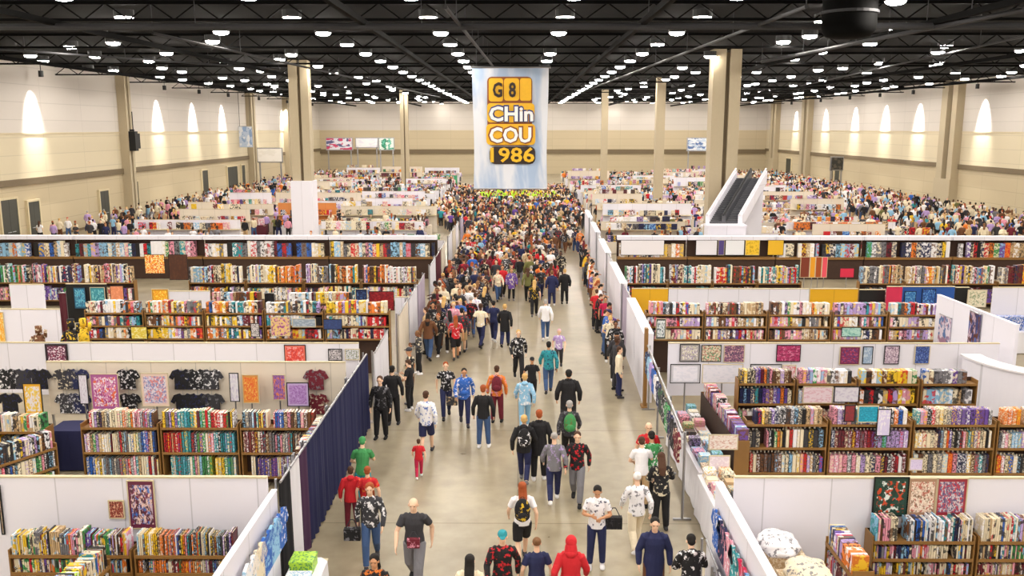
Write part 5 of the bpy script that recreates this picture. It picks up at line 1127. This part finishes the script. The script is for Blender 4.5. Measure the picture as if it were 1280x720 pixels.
# head-top pixel x, y, height, facing, pose, top, colours, legs, hair, skin, label
HAND = [
 (462, 603, 1.72, TW, 'walk', 'long', 'charcoal', 'white', 'jeans', 'denim', 'long', 'ginger', 'pale', 'person in black top with white print and blue jeans beside the grey-shirted bald man'),
 (517, 622, 1.78, TW, 'walk2', 'tee', 'charcoal', None, 'trousers', 'grey', 'bald', 'grey', 'pale', 'bald person in grey shirt with a maroon pouch, walking towards us'),
 (468, 692, 1.66, TW, 'walk', 'tee', 'black', 'orange', 'jeans', 'charcoal', 'long', 'black', 'tan', 'person with long black hair at the bottom edge near the left partition'),
 (587, 694, 1.66, A, 'walk', 'tee', 'cream', None, 'jeans', 'navy', 'long', 'black', 'pale', 'person with long black hair and pale top at the bottom edge, mid aisle'),
 (628, 662, 1.74, TW, 'walk2', 'long', 'black', 'red', 'jeans', 'black', 'cap', 'teal', 'pale', 'person in dark teal cap and black top with red sleeves'),
 (653, 603, 1.70, A, 'walk', 'tee', 'white', None, 'shorts', 'black', 'long', 'ginger', 'pale', 'ginger-haired person in white top and black shorts with a floral backpack'),
 (671, 672, 1.60, A, 'stand', 'tee', 'navy', None, 'jeans', 'navy', 'bun', 'light brown', 'pale', 'person in dark teal top between the teal cap and the red hood'),
 (714, 671, 1.72, A, 'walk2', 'hoodie', 'red', None, 'trousers', 'charcoal', 'hood', 'red', 'pale', 'person in bright red hooded jacket with the hood up'),
 (747, 605, 1.74, TW, 'phone', 'tee', 'white', 'navy', 'jeans', 'navy', 'short', 'black', 'tan', 'person in white printed shirt and navy jeans with a black shoulder bag'),
 (797, 591, 1.70, A, 'walk', 'long', 'white', 'grey', 'trousers', 'cream', 'bun', 'white', 'pale', 'person in loose white printed top and pale trousers, right of the aisle'),
 (819, 647, 1.74, TW, 'stand', 'coat', 'navy', None, 'trousers', 'brown', 'short', 'black', 'pale', 'person in long navy jacket standing in front of the pale-trousered one'),
 (655, 519, 1.72, A, 'walk2', 'hoodie', 'black', None, 'jeans', 'navy', 'short', 'blond', 'pale', 'blond person in black with a black and white backpack'),
 (674, 512, 1.80, A, 'stand', 'coat', 'black', None, 'trousers', 'black', 'short', 'ginger', 'pale', 'tall person in long black coat beside the blond one'),
 (693, 541, 1.70, A, 'walk', 'long', 'grey', 'lilac', 'jeans', 'navy', 'bun', 'grey', 'pale', 'person in grey patterned top and navy jeans with grey hair in a bun'),
 (722, 539, 1.72, TW, 'walk2', 'long', 'black', 'red', 'trousers', 'grey', 'short', 'brown', 'pale', 'person in black and red printed top and grey trousers'),
 (452, 548, 1.66, A, 'browse', 'tee', 'green', None, 'trousers', 'teal', 'short', 'green', 'pale', 'green-haired person in green top near the navy drape'),
 (438, 583, 1.45, A, 'stand', 'hoodie', 'red', None, 'jeans', 'maroon', 'short', 'brown', 'pale', 'child in red hooded top beside the navy drape'),
 (459, 583, 1.50, A, 'stand', 'tee', 'red', 'orange', 'trousers', 'charcoal', 'short', 'ginger', 'pale', 'person in plain red shirt just behind the white-print black top'),
 (557, 452, 1.72, TW, 'walk', 'tee', 'black', 'white', 'jeans', 'navy', 'short', 'ginger', 'pale', 'person in black shirt with white print left of the blue patterned hoodie'),
 (580, 460, 1.70, TW, 'walk2', 'hoodie', 'blue', 'white', 'jeans', 'navy', 'short', 'black', 'tan', 'person in blue and white patterned hoodie'),
 (604, 481, 1.76, A, 'stand', 'long', 'black', None, 'jeans', 'denim', 'short', 'ginger', 'pale', 'person in plain black jacket and blue jeans seen from behind, alone mid aisle'),
 (532, 489, 1.74, A, 'walk', 'long', 'white', 'blue', 'shorts', 'navy', 'short', 'brown', 'pale', 'person in white and blue jacket and navy shorts beside the small red child'),
 (523, 549, 1.02, A, 'walk', 'tee', 'red', None, 'jeans', 'crimson', 'short', 'brown', 'pale', 'very small child dressed all in red'),
 (621, 457, 1.72, A, 'stand', 'long', 'orange', 'pink', 'trousers', 'maroon', 'short', 'brown', 'pale', 'person in orange and pink top with a maroon backpack'),
 (656, 467, 1.68, A, 'walk', 'hoodie', 'sky', 'white', 'jeans', 'sky', 'short', 'blond', 'pale', 'blond person in light blue hoodie and light blue jeans'),
 (648, 412, 1.74, TW, 'walk2', 'hoodie', 'black', 'white', 'trousers', 'black', 'short', 'blond', 'pale', 'blond person in black hoodie with white chest print walking towards us'),
 (665, 446, 1.50, TW, 'walk', 'tee', 'black', None, 'trousers', 'black', 'cap', 'black', 'tan', 'short person all in black with a black cap'),
 (686, 427, 1.74, A, 'walk', 'long', 'teal', 'navy', 'jeans', 'denim', 'short', 'black', 'tan', 'person in teal and navy plaid shirt and blue jeans'),
 (699, 411, 1.45, TW, 'walk', 'tee', 'lilac', 'white', 'jeans', 'charcoal', 'short', 'pink', 'pale', 'child in lilac shirt with pale pink hair'),
 (711, 462, 1.82, A, 'stand', 'coat', 'black', None, 'trousers', 'charcoal', 'short', 'black', 'tan', 'large person in black coat in front of the green backpack'),
 (712, 501, 1.74, A, 'walk2', 'long', 'charcoal', 'grey', 'trousers', 'black', 'short', 'grey', 'pale', 'grey-haired person in dark top wearing a green backpack'),
 (490, 457, 1.78, A, 'stand', 'long', 'black', None, 'trousers', 'black', 'short', 'black', 'pale', 'person all in black standing at the end of the navy drape'),
 (465, 470, 1.80, TW, 'stand', 'long', 'black', 'grey', 'trousers', 'black', 'short', 'brown', 'pale', 'person in black with grey print standing against the navy drape'),
 (567, 377, 1.74, TW, 'walk', 'long', 'pink', 'white', 'trousers', 'black', 'short', 'blond', 'pale', 'person in pale pink top and black trousers walking in the open floor'),
 (682, 374, 1.72, A, 'walk', 'long', 'white', None, 'jeans', 'denim', 'short', 'grey', 'pale', 'person in plain white top and blue jeans walking away alone'),
 (631, 380, 1.74, A, 'walk', 'coat', 'black', None, 'trousers', 'navy', 'short', 'blond', 'pale', 'person in black coat ahead of the plain white top'),
 (617, 376, 1.70, A, 'walk2', 'tee', 'navy', None, 'jeans', 'navy', 'short', 'black', 'tan', 'person in navy shirt and jeans left of the black coat'),
 (594, 366, 1.72, A, 'walk', 'long', 'white', 'lilac', 'jeans', 'navy', 'short', 'brown', 'pale', 'person in white and lilac top, first out of the dense crowd on the left'),
 (668, 350, 1.72, A, 'walk', 'tee', 'black', 'yellow', 'trousers', 'black', 'long', 'blond', 'pale', 'person in black and yellow shirt with long blond hair'),
 (660, 335, 1.72, A, 'walk2', 'long', 'olive', None, 'trousers', 'black', 'long', 'brown', 'pale', 'person in olive top with long brown hair at the crowd front'),
 (690, 338, 1.74, A, 'stand', 'coat', 'navy', None, 'trousers', 'navy', 'short', 'light brown', 'pale', 'person in navy coat, first of three standing at the crowd front'),
 (706, 336, 1.74, A, 'stand', 'coat', 'black', None, 'trousers', 'black', 'short', 'blond', 'pale', 'person in black coat, last of three standing at the crowd front'),
 (628, 331, 1.72, TW, 'walk', 'tee', 'red', None, 'trousers', 'black', 'short', 'black', 'tan', 'person in plain red shirt at the crowd front'),
 (746, 362, 1.72, A, 'browse', 'tee', 'red', None, 'trousers', 'black', 'short', 'brown', 'pale', 'person in red shirt browsing at the right partitions, farther of two'),
 (757, 371, 1.66, TW, 'stand', 'tee', 'crimson', None, 'trousers', 'black', 'short', 'black', 'tan', 'person in crimson shirt browsing at the right partitions, nearer of two'),
 (763, 395, 1.74, A, 'browse', 'tee', 'cream', 'brown', 'trousers', 'black', 'short', 'blond', 'pale', 'person in cream printed shirt browsing near the wooden post'),
 (778, 401, 1.72, TW, 'stand', 'long', 'black', 'white', 'trousers', 'black', 'short', 'black', 'brown', 'person in black with white print beside the wooden post'),
 (771, 415, 1.72, A, 'stand', 'long', 'charcoal', None, 'trousers', 'black', 'cap', 'black', 'tan', 'person in charcoal top and black cap just before the wooden post'),
 (803, 548, 1.66, A, 'browse', 'tee', 'white', None, 'trousers', 'tan', 'short', 'brown', 'pale', 'person in plain white shirt browsing under the hung shirts'),
 (818, 541, 1.72, A, 'browse', 'tee', 'green', 'white', 'trousers', 'black', 'short', 'black', 'tan', 'person in green and white shirt browsing under the hung shirts'),
 (832, 528, 1.74, TW, 'stand', 'tee', 'red', None, 'trousers', 'black', 'bald', 'grey', 'pale', 'bald person in red shirt at the right comic tables'),
 (842, 568, 1.72, A, 'browse', 'long', 'black', 'cream', 'trousers', 'black', 'long', 'brown', 'pale', 'person in black and cream patterned top leaning over the right tables'),
 (866, 672, 1.70, A, 'browse', 'hoodie', 'black', 'white', 'trousers', 'black', 'short', 'black', 'pale', 'person in black patterned hoodie below the front right partition'),
]
for (px, py, h, rz, ps, top, tc, acc, leg, lc, hair, hc, skin, lab) in HAND:
    x, y = at_Z(px, py, h)
    if px > 795 and py > 520: x = min(x, 3.0 if y < 15.5 else 3.05)
    elif px > 740: x = min(x, rx(y) - .7)
    if px < 500: x = max(x, -3.8)
    person(x, y, h, rz + R.uniform(-.15, .15), ps, top, tc, acc, leg, lc, hair, hc, skin, lab, shoe=R.choice(['charcoal', 'white', 'grey', 'black']), wide=1.12 if 'large' in lab or 'bald person in grey' in lab else 1.0)
    if 'floral' in lab: backpack(x, y, 0, 'black', 'yellow', 'black backpack with yellow flowers on the ginger-haired person')
    if 'black and white backpack' in lab: backpack(x, y, 0, 'black', 'white', 'black and white patterned backpack on the blond person in black')
    if 'green backpack' in lab and 'grey-haired' in lab: backpack(x, y, 0, 'green', 'olive', 'green backpack on the grey-haired person')
    if 'maroon backpack' in lab: backpack(x, y, 0, 'maroon', 'black', 'maroon backpack on the person in orange and pink')
    if 'black shoulder bag' in lab: handbag(x + .33, y + .02, .82, 'black', 'charcoal', 'black shoulder bag beside the white printed shirt')
    if 'maroon pouch' in lab: handbag(x + .02, y - .31, .95, 'maroon', 'pink', 'maroon pouch worn in front by the bald grey-shirted person', 'waist_pouch')
    if 'blue jeans beside the grey' in lab: handbag(x - .36, y - .05, .55, 'black', 'grey', 'black carrier bag hanging at the side of the white-print black top', 'carrier_bag')
    if 'blue and white patterned' in lab: handbag(x - .36, y - .02, .6, 'charcoal', 'tan', 'dark bag beside the blue and white patterned hoodie')
TOPC = ['black'] * 15 + ['charcoal'] * 9 + ['navy'] * 3 + ['brown'] * 4 + ['cream'] * 5 + ['tan'] * 3 + ['grey'] * 3 + ['white'] * 3 + ['maroon', 'maroon', 'red', 'blue', 'olive', 'pink', 'purple', 'teal', 'yellow', 'orange', 'sky', 'lilac']
LEGC = ['black', 'black', 'navy', 'charcoal', 'denim', 'grey', 'tan', 'brown']
HC = ['black', 'brown', 'brown', 'light brown', 'blond', 'ginger', 'grey', 'black']
TN = {'tee': 'shirt', 'long': 'top', 'hoodie': 'hoodie', 'coat': 'coat'}
def randspec(x, y, edge=None):
    top = R.choices(['tee', 'long', 'hoodie', 'coat'], [5, 4, 3, 1.5])[0]; tc = R.choice(TOPC); leg = R.choices(['trousers', 'jeans', 'shorts'], [4, 4, 1])[0]; lc = R.choice(LEGC)
    hair = R.choices(['short', 'long', 'bun', 'cap'], [5, 4, 1, 1])[0]; hc = R.choice(HC) if hair != 'cap' else R.choice(['black', 'navy', 'red', 'grey', 'charcoal'])
    rz = R.choice([0, 0, PI]) + R.uniform(-.4, .4); ps = R.choice(['walk', 'walk2', 'walk', 'walk2', 'stand', 'phone'])
    if edge: rz = PI / 2 if edge < 0 else -PI / 2; ps = R.choice(['browse', 'stand', 'browse', 'phone']); rz += R.uniform(-.4, .4)
    return top, tc, leg, lc, hair, hc, rz, ps, R.choices(['pale', 'tan', 'brown', 'dark'], [6, 3, 1, 1])[0]
GRID = {}
def free(x, y, d=.52):
    gx, gy = int(x // 1), int(y // 1)
    for i in (-1, 0, 1):
        for j in (-1, 0, 1):
            for (a, b) in GRID.get((gx + i, gy + j), ()):
                if (a - x) ** 2 + (b - y) ** 2 < d * d: return False
    return True
def put(x, y): GRID.setdefault((int(x // 1), int(y // 1)), []).append((x, y))
for p in PPOS: put(*p)
cand = []
def scatter(n, f, edge=None, d=.55):
    for _ in range(n):
        x, y = f()
        if free(x, y, d): put(x, y); cand.append((x, y, edge))
scatter(150, lambda: (-3.55 + R.random() ** 1.5 * 2.1, R.uniform(31.5, 47)))
scatter(30, lambda: (-3.55 + R.random() * .3, R.uniform(25.5, 45)), -1)
scatter(26, lambda: (R.uniform(-1.5, 1.9), R.uniform(43, 48)))
scatter(34, lambda: ((lambda y: (rx(y) - R.uniform(.78, 1.05), y))(R.uniform(27, 57))), 1)
scatter(330, lambda: (R.uniform(-3.55, 2.4), R.uniform(48, 60)))
scatter(2000, lambda: ((lambda y: (R.uniform(-3.4 - max(0, min(1, (y - 67) / 10)) * 4.6, 4.3 + max(0, min(1, (y - 69.5) / 4)) * 1.5), y))(R.uniform(60, 112))), d=.58)
def zone(x, y, edge):
    if edge == -1: return 'facing the left drapes'
    if edge == 1: return 'facing the right partitions'
    if y < 47: return 'left of the open floor' if x < -1.4 else 'near the crowd front'
    if y < 56: return 'in the crowd front, %s' % ('left' if x < -1.5 else ('middle' if x < 1 else 'right'))
    return 'deep in the crowd, %s' % ('left' if x < -1.5 else ('middle' if x < 1 else 'right'))
crowd = []
for (x, y, e_) in sorted(cand, key=lambda t: t[1]):
    if NP < 300:
        for tr in range(60):
            top, tc, leg, lc, hair, hc, rz, ps, skin = randspec(x, y, e_)
            lab = 'person in %s %s, %s %s, %s, %s' % (tc, TN[top], lc, leg, ('%s cap' % hc) if hair == 'cap' else '%s %s hair' % ({'short': 'short', 'long': 'long', 'bun': 'tied'}[hair], hc), zone(x, y, e_))
            if lab not in USED: break
        USED.add(lab); person(x, y, R.uniform(1.58, 1.84), rz, ps, top, tc, R.choice([None, None, 'white', 'cream', 'grey', 'red']), leg, lc, hair, hc, skin, lab, shoe=R.choice(['charcoal', 'white', 'grey', 'black']))
    else: crowd.append((x, y))
# ---- everyone else, too far and too many
for (x, y) in crowdspots: crowd.append((x, y))
for _ in range(1500):
    y = R.uniform(58, 150); lim = min(42, 640 / F * y); 
    x = R.uniform(31, 44.5); 
    if y < 62 or x > lim + 1: continue
    if free(x, y, .7): put(x, y); crowd.append((x, y))
for _ in range(1100):
    y = R.uniform(64, 150); x = R.uniform(-35.5, -28.6)
    if free(x, y, .9): put(x, y); crowd.append((x, y))
crowd = [p for p in crowd if not any(abs(p[0] - cx_) < 1.5 and -1 < p[1] - cy_ < 2.6 for cx_, cy_ in COLS) and not (p[0] < -28 and 116.5 < p[1] < 119.5) and not (p[1] < 57.5 and 10 < p[0] < 15.5)]
def arr(me):
    n = len(me.vertices); v = np.empty(n * 3, np.float32); me.vertices.foreach_get('co', v); me.calc_loop_triangles(); t = np.empty(len(me.loop_triangles) * 3, np.int32); me.loop_triangles.foreach_get('vertices', t)
    return v.reshape(-1, 3), t.reshape(-1, 3)
AC = {}
def ga(part, ps):
    k = (part, ps)
    if k not in AC: AC[k] = arr(pmesh(part, ps, 2, 'plain'))
    return AC[k]
V = []; T_ = []; CL = []; base = 0
for (x, y) in crowd:
    top, tc, leg, lc, hair, hc, rz, ps, skin = randspec(x, y)
    if abs(x) > 7 and R.random() < .5: tc = R.choice(['white', 'cream', 'pink', 'lilac', 'sky', 'white', 'cream'])
    if 94 < y < 102 and abs(x) < 4.2 and R.random() < .85: tc = R.choice(['lime', 'lime', 'yellow'])
    ps = {'walk2': 'walk', 'browse': 'stand'}.get(ps, ps); top = 'tee' if top == 'tee' else 'long'; leg = 'trousers'
    hr = {'short': 'short_hair', 'bun': 'short_hair', 'cap': 'short_hair', 'long': 'long_hair'}[hair]
    k = R.uniform(.92, 1.05); c_, s_ = math.cos(rz), math.sin(rz)
    for part, col in (('body', hx(SKIN[skin])), (top, COL[tc]), (leg, COL[lc]), (hr, hx(HAIR.get(hc, '26221f')))):
        v, t3 = ga(part, ps); q = np.empty_like(v); q[:, 0] = (v[:, 0] * c_ - v[:, 1] * s_) * k + x; q[:, 1] = (v[:, 0] * s_ + v[:, 1] * c_) * k + y; q[:, 2] = v[:, 2] * k
        V.append(q); T_.append(t3 + base); base += len(v); CL.append(np.tile(np.array([*col, 1], np.float32), (len(t3) * 3, 1)))
V = np.concatenate(V); T_ = np.concatenate(T_).astype(np.int32); CL = np.concatenate(CL)
me = bpy.data.meshes.new('crowd'); me.vertices.add(len(V)); me.vertices.foreach_set('co', V.ravel()); me.loops.add(T_.size); me.loops.foreach_set('vertex_index', T_.ravel())
me.polygons.add(len(T_)); me.polygons.foreach_set('loop_start', np.arange(0, T_.size, 3, dtype=np.int32)); me.update(calc_edges=True); me.polygons.foreach_set('use_smooth', np.ones(len(T_), bool))
for nm in ('Col', 'Acc'): ca = me.color_attributes.new(nm, 'FLOAT_COLOR', 'CORNER'); ca.data.foreach_set('color', CL.ravel())
me.materials.append(M['crowd']); me.validate(); o = link('person', me); tag(o, 'dense far crowd of people filling the end of the aisle and the far booths', 'people', 'people in the far crowd', 'stuff')
bpy.data.scenes.remove(TSC)
print('PEOPLE', NP, 'crowd', len(crowd), 'tris', len(T_), 'books', IND)
sc.view_settings.view_transform = 'Standard'; sc.view_settings.look = 'None'; sc.view_settings.gamma = 1; sc.view_settings.use_curve_mapping = False
sc.view_settings.exposure = 0.9
w = bpy.data.worlds.new('world'); sc.world = w; w.use_nodes = True; w.node_tree.nodes['Background'].inputs[0].default_value = (.02, .02, .02, 1)
sc.cycles.max_bounces = 6; sc.cycles.diffuse_bounces = 4; sc.cycles.glossy_bounces = 3; sc.cycles.use_denoising = True; sc.cycles.sample_clamp_indirect = 6
for o in list(sc.objects):
    if o.parent is None and o.get('label') and len(o['label'].split()) > 16: print('LONG', o.name, o['label'])
